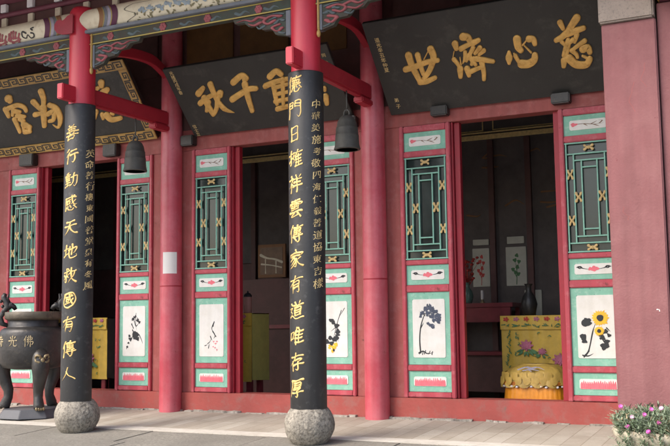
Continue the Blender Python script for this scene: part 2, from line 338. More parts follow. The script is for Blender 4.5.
# ------------------------------------------------------------------ light
w = bpy.data.worlds.new('World'); S.world = w; w.use_nodes = True
nt = w.node_tree; bg = nt.nodes['Background']; sk = nt.nodes.new('ShaderNodeTexSky'); sk.sky_type = 'NISHITA'; sk.sun_disc = False
SUN_EL, SUN_AZ = R(48), R(-38)          # from the front, a little to the left of the facade
dirs = Vector((math.sin(SUN_AZ) * math.cos(SUN_EL), -math.cos(SUN_AZ) * math.cos(SUN_EL), math.sin(SUN_EL)))   # towards the sun
sk.sun_elevation = SUN_EL; sk.sun_rotation = math.atan2(dirs.x, dirs.y)
sk.air_density = 1.0; sk.dust_density = 4.0; sk.ozone_density = .6
nt.links.new(sk.outputs[0], bg.inputs[0]); bg.inputs[1].default_value = .15
sl = bpy.data.lights.new('sun', 'SUN'); sl.energy = 1.0; sl.angle = R(24); sl.color = (1, .95, .88)
so = bpy.data.objects.new('sun', sl); COL.objects.link(so); so.rotation_euler = dirs.to_track_quat('Z', 'Y').to_euler(); so.location = (0, -10, 12)
S.view_settings.view_transform = 'Standard'; S.view_settings.look = 'None'; S.view_settings.gamma = 1; S.view_settings.exposure = 1.32; S.view_settings.use_curve_mapping = False

# ------------------------------------------------------------------ ground and porch floor
fz = lambda y: -.010 + .047 * (y + .2)      # the porch drains outwards
def slope_sheet(mb, x0, x1, y0, y1, dz=0, th=.05):
    vs = [(x0, y0, fz(y0) + dz), (x1, y0, fz(y0) + dz), (x1, y1, fz(y1) + dz), (x0, y1, fz(y1) + dz)]
    vs += [(a, b, c - th) for a, b, c in vs]
    return mb.add(vs, [(0, 1, 2, 3), (7, 6, 5, 4), (0, 4, 5, 1), (1, 5, 6, 2), (2, 6, 7, 3), (3, 7, 4, 0)])
o = slope_sheet(MB(), -14, 9, -1.30, .22).build('porch_floor', 'tile'); tag(o, kind='structure')
g = MB(); random.seed(3)
for (y0, y1, off) in ((-1.879, -1.306, .4), (-2.46, -1.883, .0)):
    x = -14 + off
    while x < 9:
        L_ = random.uniform(.95, 1.35)
        if y0 < -2 : L_ *= 1.1
        slope_sheet(g, x + .003, x + L_ - .003, y0, y1, random.uniform(-.003, .002), .14); x += L_
o = g.build('porch_edge', 'granite', bevel=.004); tag(o, kind='structure')
o = slope_sheet(MB(), -14, 9, -2.44, -1.28, -.007, .10).build('porch_bed', 'joint'); tag(o, kind='structure')
o = slope_sheet(MB(), -14, 9, -1.298, -1.13, .003, .02).build('painted_light_strip', 'edge_light'); tag(o, kind='structure')  # light along the outer tiles, painted as a pale strip
o = B('porch_base', 'granite', None, (-14, 9, -2.40, 8.3, -.80, -.19)); tag(o, kind='structure')
o = B('step', 'granite', None, (-14, 9, -2.85, -2.405, -.8, -.42)); tag(o, kind='structure')
g = MB(); n = 24; g.add([(-900 + 1800 * i / n, -900 + 1800 * j / n, -.78) for j in range(n + 1) for i in range(n + 1)], [(j * (n + 1) + i, j * (n + 1) + i + 1, (j + 1) * (n + 1) + i + 1, (j + 1) * (n + 1) + i) for j in range(n) for i in range(n)])
o = g.build('ground', 'ground'); tag(o, kind='structure')

# ------------------------------------------------------------------ hall
hall = thing('temple_hall', (0, 0, 0), 'red timber temple hall front with long red sills and dark rooms behind open doors', 'temple hall')
XL, XR = -9.0, 7.0
B('sill', 'sill', hall, (-5.62, -2.80, -.045, .16, -.03, .193), bevel=.004)
B('sill', 'sill', hall, (-2.68, -.37, -.045, .16, -.03, .193), bevel=.004)
B('sill', 'sill', hall, (-.24, 2.70, -.045, .16, -.03, .193), bevel=.004)
B('sill', 'sill', hall, (XL, -5.75, -.045, .16, -.03, .193), bevel=.004)
g = MB(); random.seed(11)
x = -5.6
while x < 2.6:                                     # broken mortar line where sill meets tiles
    L_ = random.uniform(.05, .22)
    if random.random() < .8: g.box(x, x + L_, -.045 - random.uniform(.025, .06), -.0455, -.03, fz(-.05) + random.uniform(.004, .018))
    x += L_
for v_ in range(len(g.v)):
    p_ = g.v[v_]; g.v[v_] = (p_[0] + random.uniform(-.012, .012), p_[1] + (random.uniform(-.014, .004) if p_[1] < -.05 else 0), p_[2] + (random.uniform(-.006, .006) if p_[2] > -.02 else 0))
mo = g.build('mortar_edge', 'mortar', hall); mo['kind'] = 'stuff'
B('lintel', 'jamb', hall, (-5.62, -2.80, -.02, .14, 2.832, 3.06))
B('lintel', 'jamb', hall, (-2.68, -.37, -.02, .14, 2.832, 3.06))
B('lintel', 'jamb', hall, (-.24, 2.70, -.02, .14, 2.832, 3.06))
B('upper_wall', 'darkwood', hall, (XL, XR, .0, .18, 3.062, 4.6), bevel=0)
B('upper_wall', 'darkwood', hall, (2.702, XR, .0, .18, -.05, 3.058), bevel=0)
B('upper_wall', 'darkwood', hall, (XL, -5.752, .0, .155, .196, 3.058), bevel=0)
leafspec = []
# leaf: outer left x, outer right x
CW = (-.054, .472); CR = (1.514, 2.04)
M1, M2 = (-2.515, -2.018), (-1.056, -.558)
L1, L2 = (-5.225, -4.728), (-3.548, -3.050)
for a, b in ((-5.62, L1[0]), (L2[1], -2.80), (-2.68, M1[0]), (M2[1], -.37), (-.24, CW[0]), (CR[1], 2.70)):
    B('jamb', 'jamb', hall, (a + .001, b - .002, -.012, .13, .194, 2.831))
for a in (CW[1], M1[1], L1[1]):
    B('door_edge', 'deepred', hall, (a + .003, a + .018, .0, .07, .194, 2.83))
    B('door_post', 'deepred', hall, (a + .022, a + .075, .035, .10, .194, 2.83))
for a in (CR[0], M2[0], L2[0]):
    B('door_post', 'deepred', hall, (a - .060, a - .006, .035, .10, .194, 2.83))
# orange-brown boards above the middle plaque with dark posts
for (a, b) in ((-2.60, -1.99), (-1.90, -1.30), (-1.21, -.62)):
    B('board_panel', 'orangewood', hall, (a, b, -.02, -.001, 3.72, 4.30))
for (a, b) in ((-5.3, -4.6), (-4.5, -3.8), (-3.7, -3.0), (-.1, .6), (.7, 1.4), (1.5, 2.2)):
    B('board_panel', 'darkwood', hall, (a, b, -.02, -.001, 3.72, 4.30))
B('wall_beam', 'beamred', hall, (XL, XR, -.05, -.002, 4.32, 4.46))
# dark room
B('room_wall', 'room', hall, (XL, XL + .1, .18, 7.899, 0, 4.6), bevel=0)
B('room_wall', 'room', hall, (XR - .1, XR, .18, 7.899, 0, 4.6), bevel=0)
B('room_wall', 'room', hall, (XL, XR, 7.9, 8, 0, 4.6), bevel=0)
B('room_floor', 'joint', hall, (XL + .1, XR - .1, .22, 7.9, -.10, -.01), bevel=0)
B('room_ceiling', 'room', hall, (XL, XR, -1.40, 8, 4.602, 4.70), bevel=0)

# roof over the porch: maroon rafters, cream boards, an open slot to the sky, tiles at the edge
g = MB(); X0r = -3.868 - .364 * 14
rz = lambda y: 4.36 + (y + 1.5) * .20
def sl_box(mb, x0, x1, y0, y1, zoff, th, mi=0):
    vs = [(x, y, rz(y) + zoff + k) for k in (0, th) for y in (y0, y1) for x in (x0, x1)]
    mb.add(vs, [(0, 2, 3, 1), (4, 5, 7, 6), (0, 1, 5, 4), (2, 6, 7, 3), (0, 4, 6, 2), (1, 3, 7, 5)], mi)
roof = thing('porch_roof', (0, -1.5, 4.05), 'maroon raftered eaves with pale boards between them, over the painted beam', 'roof')
k = 0
while X0r < 3.0:
    g = MB(); sl_box(g, X0r + .045, X0r + .325, -2.62, -1.36, .0, .085)
    o = g.build('rafter', 'maroon', roof, bevel=.005); o.matrix_parent_inverse = Matrix.Translation((0, 1.5, -4.05)); X0r += .364
g = MB(); sl_box(g, -9, 3.4, -1.84, -1.30, .088, .03); o = g.build('soffit_board', 'cream', roof); o.matrix_parent_inverse = Matrix.Translation((0, 1.5, -4.05))
g = MB(); sl_box(g, -9, 3.4, -2.02, -1.842, .02, .10); sl_box(g, -9, 3.4, -2.62, -2.20, .088, .05); o = g.build('batten', 'maroon', roof); o.matrix_parent_inverse = Matrix.Translation((0, 1.5, -4.05))
g = MB(); sl_box(g, -9, 3.4, -2.70, -2.2, .145, .05); sl_box(g, -9, 3.4, -1.98, -1.30, .125, .05); 
g.box(-9, 7, -1.36, .0, 4.705, 4.78)
o = g.build('roof_tiles', 'rooftile', roof); o.matrix_parent_inverse = Matrix.Translation((0, 1.5, -4.05))
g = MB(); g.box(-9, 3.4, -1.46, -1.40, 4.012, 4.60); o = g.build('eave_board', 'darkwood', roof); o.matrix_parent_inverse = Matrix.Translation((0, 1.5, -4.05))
g = MB()
x = -8.9
while x < 3.3:
    g.tube([(x, -2.72, rz(-2.72) + .21), (x, -2.2, rz(-2.2) + .21)], .055, 10); x += .26
o = g.build('roof_tile_ribs', 'rooftile', roof); o.matrix_parent_inverse = Matrix.Translation((0, 1.5, -4.05))

g = MB(); g.tube([(-9, -1.485, 4.145), (3.4, -1.485, 4.145)], .026, 14); o = g.build('purlin', 'maroon', roof); o.matrix_parent_inverse = Matrix.Translation((0, 1.5, -4.05))
g = MB(); g.add([(-9, -1.47, 4.27), (3.4, -1.47, 4.27), (3.4, -1.60, 4.31), (-9, -1.60, 4.31), (-9, -1.47, 4.30), (3.4, -1.47, 4.30), (3.4, -1.60, 4.34), (-9, -1.60, 4.34)], [(0, 1, 2, 3), (7, 6, 5, 4), (3, 2, 6, 7)]); o = g.build('eave_lining', 'maroon', roof); o.matrix_parent_inverse = Matrix.Translation((0, 1.5, -4.05))
x = -3.868 - .364 * 12
while x < 3.2:
    for nm, m_, bx in (('cream_block', 'cream', (x - .036, x + .036, -1.49, -1.4605, 4.0, 4.116)), ('sky_gap_block', 'sky_white', (x - .038, x + .038, -1.505, -1.4605, 4.176, 4.262))):  # the white blocks stand in for bright sky seen through gaps
        o = MB().box(*bx).build(nm, m_, roof, .004); o.matrix_parent_inverse = Matrix.Translation((0, 1.5, -4.05))
    x += .364

# ------------------------------------------------------------------ painted beam
beam = thing('painted_beam', (-1.5, -1.5, 3.89), 'round cream beam painted with landscapes, red flowers and wavy plum bands under the rafters', 'beam')
def P_(mb, name, m, bevel=0):
    o = mb.build(name, m, beam, bevel); o.matrix_parent_inverse = Matrix.Translation((1.5, 1.5, -3.89)); return o
BR = .118; BZ = 3.892
def bmap(x, a, h):      # x along beam, a degrees below horizontal front
    t = R(a); return (x, -1.5 - (BR + h) * math.cos(t), BZ - (BR + h) * math.sin(t))
g = MB(); N_ = 28; xs = [-9, 3.4]
vs = [bmap(x, 360 * k / N_, 0) for x in xs for k in range(N_)]
g.add(vs, [(k, (k + 1) % N_, N_ + (k + 1) % N_, N_ + k) for k in range(N_)], 0, True)
P_(g, 'log', 'cream')
def wave(x0, wid, dirn, m, amp=.13):
    g = MB(); rows = []
    for i in range(25):
        a = -85 + 185 * i / 24; t = (a + 85) / 185
        sh = amp * math.sin(t * PI) ** 1.5 - .02 * t
        rows.append((x0 + sh, a))
    vs = []
    for (x, a) in rows: vs += [bmap(x, a, .004), bmap(x + wid, a, .004)]
    g.add(vs, [(2 * i, 2 * i + 2, 2 * i + 3, 2 * i + 1) for i in range(24)], 0, True)
    return P_(g, 'painted_band', m)
for cx in (-5.25, -2.80, -.305, 2.2):
    for s in (-1, 1):
        x = cx + (.19 if s > 0 else -.27)
        for wd, m in ((.055, 'brownband'), (.010, 'ochre'), (.040, 'greyblue'), (.040, 'lilac'), (.012, 'ochre'), (.070, 'purple')):
            wave(x if s > 0 else x - wd, wd - .003, s, m); x += s * wd
def bstroke(spec, x0, sc, m, name='painted_flower', w=5):
    g = strokes(MB(), spec, lambda x, y, h: bmap(x0 + x * sc, -20 + y * .9, .0045 + h), w, .002); return P_(g, name, m)
FLOWER = "20,60 30,30/35,55 42,22/50,55 55,20/62,55 70,28/78,60 90,38/25,66 50,74 85,66/35,80 55,90 75,80/45,96 60,98"
SCR = "30,40 10,30 6,55 24,66 40,50 50,70 70,66 74,50 60,44/70,30 60,22 76,18"
for cx in (-6.4, -3.95, 1.0):
    bstroke(FLOWER, cx + .23, .0022, 'carve', w=6); bstroke(FLOWER, cx + .05, .0022, 'carve', w=6)
    bstroke(SCR, cx + .45, .0022, 'ink', w=4)
# landscape cartouche between the two columns in view
for cx, wd in ((-2.10, 1.27),):
    g = MB(); k = 1 / .0022
    for spec in ("0,6 %f,6=" % (wd * 100), "0,112 %f,112=" % (wd * 100), "0,6 -9,30 4,60 -9,90 0,112=", "%f,6 %f,30 %f,60 %f,90 %f,112=" % (wd * 100, wd * 100 + 9, wd * 100 - 4, wd * 100 + 9, wd * 100)):
        strokes(g, spec, lambda x, y, h: bmap(cx + x * .01, -32 + y * .95, .004 + h), .55, .001)
    P_(g, 'cartouche_outline', 'ink')
    g = MB(); random.seed(5)
    for k in range(12):
        x = cx + .12 + k * .098; a = random.uniform(4, 20)
        fm = lambda X, y, h: bmap(x + X * .0022, -22 + y, .004 + h)
        for q in range(3): blob(g, fm, q * 9 - 8, a + 18 + q * 5, random.uniform(9, 15), random.uniform(6, 11), .0006 + q * .0002 + k * .00002, q + k, .45)
    P_(g, 'painted_mountains', 'paleblue')
    g = MB()
    for k in range(60):
        x = cx + random.uniform(.02, wd - .05); y = random.uniform(42, 92)
        strokes(g, "0,%f %f,%f>" % (y, random.uniform(-14, 22), y - random.uniform(2, 14)), lambda X, yy, h: bmap(x + X * .0022, -22 + yy, .004 + h), random.uniform(2, 5), .001)
    P_(g, 'painted_foliage', 'olive')
# frieze board below
fr = thing('frieze_board', (-1.5, -1.5, 3.7), 'dark frieze board edged with ochre lines and pink rosettes, below the painted beam', 'frieze')
def Pf(mb, name, m, bevel=0):
    o = mb.build(name, m, fr, bevel); o.matrix_parent_inverse = Matrix.Translation((1.5, 1.5, -3.7)); return o
Pf(MB().box(-9, 3.4, -1.585, -1.45, 3.752, 3.785), 'moulding', 'greyblue', .003)
Pf(MB().box(-9, 3.4, -1.535, -1.47, 3.645, 3.751), 'board', 'darkpanel')
Pf(MB().box(-9, 3.4, -1.542, -1.5355, 3.738, 3.748).box(-9, 3.4, -1.542, -1.5355, 3.646, 3.656), 'edge_line', 'ochre')
for x in [-5.9, -5.3, -4.7, -4.1, -3.55, -3.1, -2.42, -1.80, -1.30, -.76, .3, .9, 1.5]:
    g = MB()
    for k in range(6):
        a = k * PI / 3; g.ball((x + .024 * math.cos(a), -1.538, 3.697 + .024 * math.sin(a)), (.019, .010, .019), 8, 5)
    g.ball((x, -1.541, 3.697), (.014, .011, .014), 8, 5); Pf(g, 'rosette', 'carve')
random.seed(8)
for x in [i * .3 - 8.8 for i in range(40)]:
    g = MB(); strokes(g, "0,0 12,-6 24,2 36,-5>", lambda X, y, h: (x + X * .004, -1.536 - h, 3.695 + y * .003), 4, .002)
    Pf(g, 'leaf_scroll', 'bluecarve')

# ------------------------------------------------------------------ columns
def cyl_map(cx, cy_, rad, ang, zc, sw, sh):
    """design grid 0..100 centred on angle ang (deg from the front, + to the right) and height zc"""
    def f(x, y, h):
        y = y - (x - 50) * .13 + 2.2 * math.sin(x * .09 + zc * 9); x = x + 2.5 * math.sin(y * .08 + zc * 31) - (y - 50) * .05
        a = R(ang) + (x - 50) * sw / rad; rr_ = rad + h
        return (cx + rr_ * math.sin(a), cy_ - rr_ * math.cos(a), zc - (y - 50) * sh)
    return f
def stone_base(parent, cx, cy_, zb):
    g = MB(); prof = []
    H = .30
    for i in range(37):
        t = i / 36; z = zb + H * t
        r = .118 + .092 * math.sin(PI * min(1, .03 + t * .93)) ** .62
        prof.append((r, z))
    g.lathe(prof, (cx, cy_), 96, fz=lambda a, z: 1 + .035 * noise.noise(Vector((math.cos(a) * 2 + cx, math.sin(a) * 2, z * 9))) + .012 * noise.noise(Vector((math.cos(a) * 9 + cx, math.sin(a) * 9, z * 40))))
    return g.build('stone_base', 'stone', parent)
def front_column(cx, chars, zs, ang, small, sz, sang, label, crown=False):
    t = thing('couplet_column', (cx, -1.5, fz(-1.5)), label, 'column', 'couplet columns along the porch front')
    def put(mb, name, m, bevel=0, parent=None):
        o = mb.build(name, m, parent or t, bevel)
        o.matrix_parent_inverse = Matrix.Translation((-cx, 1.5, -fz(-1.5))) if parent is None else Matrix()
        return o
    g = MB(); g.lathe([(.122, .20), (.124, 1.5), (.128, 3.70), (.132, 3.95), (.125, 4.00), (.10, 4.035), (.0, 4.05)], (cx, -1.5), 48); put(g, 'shaft', 'shaft')
    g = MB(); rb = .157; a0, a1 = R(-104), R(104)     # curved black board wrapped round the front of the shaft
    n = 56; zt = 3.055; zb = .205; prof = [(rb - .012, zb), (rb - .003, zb + .003), (rb, zb + .012), (rb, 1.0), (rb, 2.0), (rb, zt - .012), (rb - .003, zt - .003), (rb - .012, zt), (rb - .026, zt), (rb - .026, zb), (rb - .012, zb)]
    vs = []
    off = R(-6)
    for r, z in prof:
        for i in range(n + 1):
            a = a0 + off + (a1 - a0) * i / n; vs.append((cx + r * math.sin(a), -1.5 - r * math.cos(a), z))
    k = n + 1
    g.add(vs, [(j * k + i, j * k + i + 1, (j + 1) * k + i + 1, (j + 1) * k + i) for j in range(len(prof) - 1) for i in range(n)], 0, True)
    for i in (0, n): g.add([vs[j * k + i] for j in range(2, 10)], [tuple(range(8))])
    board = put(g, 'couplet_board', 'black')
    for ch, z in zip(chars, zs):
        g = strokes(MB(), GLY[ch], cyl_map(cx, -1.5, rb, ang, z, .00150, .00150), 4.9, .0035, jit=.3)
        put(g, 'character', 'goldbright', parent=board)
    g = MB()
    for i, ch in enumerate(small):
        z = sz[0] + (sz[1] - sz[0]) * i / (len(small) - 1)
        vs, fs = text_mesh(ch); q = cyl_map(cx, -1.5, rb + .0015, sang, z, .00105, .00088); sh = random.uniform(.05, .2); px = random.uniform(-8, 8); sc = random.uniform(.78, 1.02)
        g.add([q(50 + px + v[0] * 100 * sc, 50 - (v[1] + v[0] * sh) * 100 * sc, 0) for v in vs], fs)
    put(g, 'inscription', 'goldpale', parent=board)
    stone = stone_base(t, cx, -1.5, fz(-1.5) - .004); stone.matrix_parent_inverse = Matrix.Translation((-cx, 1.5, -fz(-1.5)))
    # gilded drop strip on the right of the shaft
    xs_ = cx + .125
    g = MB(); g.box(xs_ + .012, xs_ + .030, -1.55, -1.52, 3.43, 3.78); put(g, 'gilded_strip', 'fret', .004)
    g = MB(); g.ball((xs_ + .022, -1.54, 3.385), (.018, .018, .035)); g.ball((xs_ + .022, -1.54, 3.425), (.012, .012, .014)); put(g, 'pendant', 'fret')
    if crown:
        prof = [(0, 3.76), (-.12, 3.765), (-.18, 3.79), (-.207, 3.825), (-.207, 3.862), (-.185, 3.89), (-.15, 3.895), (-.12, 3.88), (-.09, 3.89), (-.05, 3.92), (0, 3.93)]
        g = MB(); k_ = len(prof)
        for y in (-1.665, -1.60): g.add([(cx + a, y, b) for a, b in prof], [tuple(range(k_))])
        for i in range(k_): g.f.append([i, (i + 1) % k_, k_ + (i + 1) % k_, k_ + i]); g.mi.append(0); g.sm.append(False)
        put(g, 'bracket_head', 'bracketred', .012)
    return t
def lin(a, b, n): return [a + (b - a) * i / (n - 1) for i in range(n)]
front_column(-2.795, '善行動感天地救國有傳人', lin(2.765, .472, 11), 6, '英命善行樓東國善堂皇有冬風', (2.567, 1.30), 74, 'black couplet column with eleven large gold characters, standing just right of the bronze censer', True)
front_column(-.310, '德門日擁祥雲傳家有道唯存厚', lin(2.93, .385, 13), -14, '中華美施考敬四海仁義善道協東吉樣', (2.761, 1.245), 60, 'black couplet column with thirteen large gold characters, between the orchid leaf and pine leaf')

def inner_column(cx, label):
    t = thing('inner_column', (cx, -.1, 0), label, 'column', 'round red columns against the hall front')
    g = MB(); g.lathe([(.121, fz(-.1) - .01), (.121, .05), (.119, 1.4), (.117, 3.0), (.115, 4.6)], (0, 0), 48, fz=lambda a, z: 1 + .003 * noise.noise(Vector((math.cos(a) * 2, math.sin(a) * 2, z * 2))))
    g.build('shaft', 'innershaft', t)
    MB().lathe([(.1185, 1.325), (.1205, 1.33), (.1205, 1.338), (.1185, 1.343)], (0, 0), 48).build('repair_band', 'deepred', t)
    return t
ic = inner_column(-2.738, 'round rose red column with a paper notice on it, behind the left couplet column')
ic2 = inner_column(-.305, 'round rose red column without a notice, just left of the pine tree door leaf')
inner_column(-5.68, 'round rose red column beyond the left end of the porch view, left of the censer')
g = MB(); vs = []
for z in (1.468, 1.70):
    for i in range(9):
        a = R(-10 + 76 * i / 8); vs.append((-2.738 + .1215 * math.sin(a), -.1 - .1215 * math.cos(a), z))
g.add(vs, [(i, i + 1, i + 10, i + 9) for i in range(8)], 0, True)
o = g.build('paper_notice', 'paper'); tag(o, 'blank white paper notice pasted on the rose red column', 'notice')

# tie beams with their pegs
def tie(cx0, cx1, label):
    t = thing('tie_beam', ((cx0 + cx1) / 2, -.8, 3.16), label, 'beam', 'red tie beams across the porch')
    inv = Matrix.Translation((-(cx0 + cx1) / 2, .8, -3.16))
    def bx(name, y0, y1, w_, z0, z1, m, bev=.008):
        X_ = lambda y: cx0 + (cx1 - cx0) * (y + 1.5) / 1.4
        vs = [(X_(y) + s * w_, y, z) for z in (z0, z1) for y in (y0, y1) for s in (-1, 1)]
        g = MB().add(vs, [(0, 2, 3, 1), (4, 5, 7, 6), (0, 1, 5, 4), (2, 6, 7, 3), (0, 4, 6, 2), (1, 3, 7, 5)])
        o = g.build(name, m, t, bev); o.matrix_parent_inverse = inv
    bx('bar', -1.40, -.2, .045, 3.085, 3.25, 'beamred', .018)
    bx('shoulder', -.44, -.19, .052, 3.03, 3.09, 'beamred', .012)
    bx('peg', -1.80, -1.60, .036, 3.075, 3.225, 'shaft')
    # curved brace above
    g = MB(); n = 14; vs = []
    for i in range(n + 1):
        s = i / n; y = -1.30 + 1.12 * s; z = 3.66 + .12 * math.sin(s * PI * .75) - .22 * max(0, s - .75) ** 1.2 * 2
        X = cx0 + (cx1 - cx0) * (y + 1.5) / 1.4
        vs += [(X - .035, y, z - .05), (X + .035, y, z - .05), (X + .035, y, z + .05), (X - .035, y, z + .05)]
    g.add(vs, [(4 * i + k, 4 * i + (k + 1) % 4, 4 * i + 4 + (k + 1) % 4, 4 * i + 4 + k) for i in range(n) for k in range(4)] + [(0, 1, 2, 3), (4 * n + 3, 4 * n + 2, 4 * n + 1, 4 * n)])
    o = g.build('brace', 'beamred', t, .004); o.matrix_parent_inverse = inv
tie(-2.795, -2.738, 'red tie beam with a square peg end, crossing in front of the gold bordered plaque')
tie(-.310, -.305, 'red tie beam with a square peg end, between the middle couplet column and the column behind it')

# carved corner brackets
def corner(cx, s, zt, label):
    x0 = cx + s * .165; t = thing('carved_bracket', (x0, -1.5, zt), label, 'bracket', 'carved corner brackets under the frieze')
    prof = [(0, 0), (.56, 0), (.54, -.04), (.44, -.045), (.40, -.085), (.30, -.085), (.25, -.14), (.16, -.145), (.12, -.20), (.05, -.215), (.0, -.23)]
    g = MB(); k = len(prof)
    for y in (-.025, .025): g.add([(s * a, y, b - .002) for a, b in prof], [tuple(range(k))])
    n0 = 0; g.f = [f for f in g.f]
    for i in range(k): g.f.append([i, (i + 1) % k, k + (i + 1) % k, k + i]); g.mi.append(0); g.sm.append(False)
    g.build('bracket_board', 'darkpanel', t)
    MB().box(min(s * -.035, s * .012), max(s * -.035, s * .012), -.034, .034, -.23, -.004).build('edge_strip', 'greyblue', t, .003)
    f = lambda x, y, h: (s * x * .0054, -.026 - h, -y * .0021)
    g = strokes(MB(), "14,20 30,14 44,30 36,46 24,36/40,20 54,10 66,22 80,12 96,16>/16,56 28,66 18,84 10,72/50,34 62,42 74,30>", f, 4.2, .014); g.build('carved_scroll', 'carve', t)
    g = strokes(MB(), "8,12 20,6 34,8>/8,40 14,34 22,48/6,96 14,90 20,76>/44,52 52,60 58,48>/24,24 30,28", f, 4.0, .010); g.build('carved_cloud', 'bluecarve', t)
for cx, nm in ((-2.795, 'left'), (-.31, 'middle')):
    corner(cx, 1, 3.645, 'carved bracket with faded red scrolls on the right of the %s couplet column' % nm)
    corner(cx, -1, 3.645, 'carved bracket with faded red scrolls on the left of the %s couplet column' % nm)

# ------------------------------------------------------------------ bells
def bell(x, label):
    t = thing('bell', (x, -.70, 2.52), label, 'bell', 'dark bells hanging from the tie beams')
    g = MB(); g.lathe([(.100, .0), (.122, .0), (.124, .012), (.119, .024), (.114, .05), (.110, .13), (.111, .135), (.107, .14), (.103, .20), (.103, .207), (.098, .212), (.088, .265), (.070, .30), (.045, .322), (.0, .33)], (0, 0), 44)
    g.lathe([(.100, .0), (.098, .1), (.06, .28), (0, .30)], (0, 0), 30); g.build('body', 'bell', t)
    MB().tube([(.028 * math.cos(a), 0, .345 + .035 * math.sin(a)) for a in [R(-30 + 24 * i) for i in range(11)]], .010, 8).build('loop', 'bell', t)
    MB().tube([(0, 0, .36), (0, .004, .46), (0, 0, .565)], .007, 8).build('hanging_rod', 'bell', t)
bell(-2.768, 'dark bronze bell hanging under the tie beam in front of the gold bordered plaque')
bell(-.305, 'dark bronze bell hanging beside the middle couplet column')

# ------------------------------------------------------------------ door leaves
Z = dict(ft=2.830, bt=2.761, bb=2.581, lt=2.513, lb=1.513, st=1.456, sb=1.272, pt=1.195, pb=.509, ct=.444, cb=.254, fb=.194)
def chamfer_panel(mb, x0, x1, y0, y1, z0, z1, c=.012):
    p = [(x0 + c, z0), (x1 - c, z0), (x1, z0 + c), (x1, z1 - c), (x1 - c, z1), (x0 + c, z1), (x0, z1 - c), (x0, z0 + c)]
    mb.add([(a, y0, b) for a, b in p] + [(a, y1, b) for a, b in p], [tuple(range(8))] + [(i, (i + 1) % 8, 8 + (i + 1) % 8, 8 + i) for i in range(8)])
PAINT = {
 'pine': [('ink', "2.2|22,92 20,70 24,48 34,30 44,22>/1.2|24,50 34,40>/1.2|38,28 30,24>/1.4|16,93 30,90 44,94 62,92>/1.2|18,94 22,88/1.2|34,94 38,89/1.2|48,94 52,90/1.2|28,95 31,90/1.2|58,95 60,91"),
          ('inkblue', "BLOB 40,16 8 5;52,14 8 5;62,18 9 6;30,24 7 4;72,24 9 6;80,30 9 5;62,28 9 5;84,38 8 5;50,24 8 5;70,36 7 4;24,28 5 3;58,44 7 3;64,48 6 3;48,42 5 2.5"),],
 'orchid': [('ink', "1.6|60,36 52,46 58,54>/1.8|56,52 66,60 60,66>/1.0|34,76 44,72 50,64>/1.4|46,62 54,70>/1.8|38,84 42,76>/1|22,80 34,78>/1.4|62,34 58,42/1.5|70,62 62,58>"),
            ('pinkline', "PALE 60,72 5 3;68,76 6 3;74,72 5 3;66,84 5 3;74,88 4 3;58,82 4 2")],
 'bough': [('ink', "1.2|80,16 66,36 52,62 44,90>/0.9|92,12 74,26>/0.9|60,46 40,54>/1|56,60 70,74>"),
           ('ink', "BLOB 42,34 7 3.5;62,44 8 4.5;66,54 7 5;50,38 6 4;38,66 7 4;54,68 8 5;62,66 6 4;28,74 6 3.5;42,76 7 4;66,60 6 3;26,70 4 2;50,88 3 3"),
           ('yellow', "BLOB 40,80 7 3.5;50,84 7 4;58,78 6 4;46,90 5 3;34,84 4 2.5")],
 'blossom': [('ink', "1.0|60,14 58,30 62,48>/1.6|52,30 60,40 72,34>/1.8|44,48 58,58 70,54>/1.6|36,70 46,60>/1.4|76,58 86,68 92,76>/1.0|16,86 24,80>/1.4|66,24 72,30/1.8|40,36 48,44"),
             ('ink', "BLOB 56,62 10 5;64,58 8 5;50,56 6 4;68,66 7 4;58,54 7 4;34,66 6 3.5;30,60 4 3;20,82 3.5 2;46,26 5 3;52,22 4 3;68,28 5 3.5;76,32 4 3;58,20 3 2.5;26,74 4 2")],
 'sunflower': [('ink', "1.8|14,98 26,90 34,74 44,52 50,44>/1.4|10,96 26,97 40,93>/1.2|28,90 36,66 42,52>/1.4|60,62 78,60 84,66>/1.6|62,66 72,76 80,82>/1.4|78,52 88,58>"),
               ('ink', "BLOB 24,44 11 7;26,40 8 5;14,67 7 6;17,73 6 4;66,68 7 4;60,63 6 3;78,74 6 3.5;70,82 9 5.5;74,80 7 4;76,57 5 3;84,64 4 3"),
               ('yellow', "SUN 62,36 25;58,57 15"),],
}
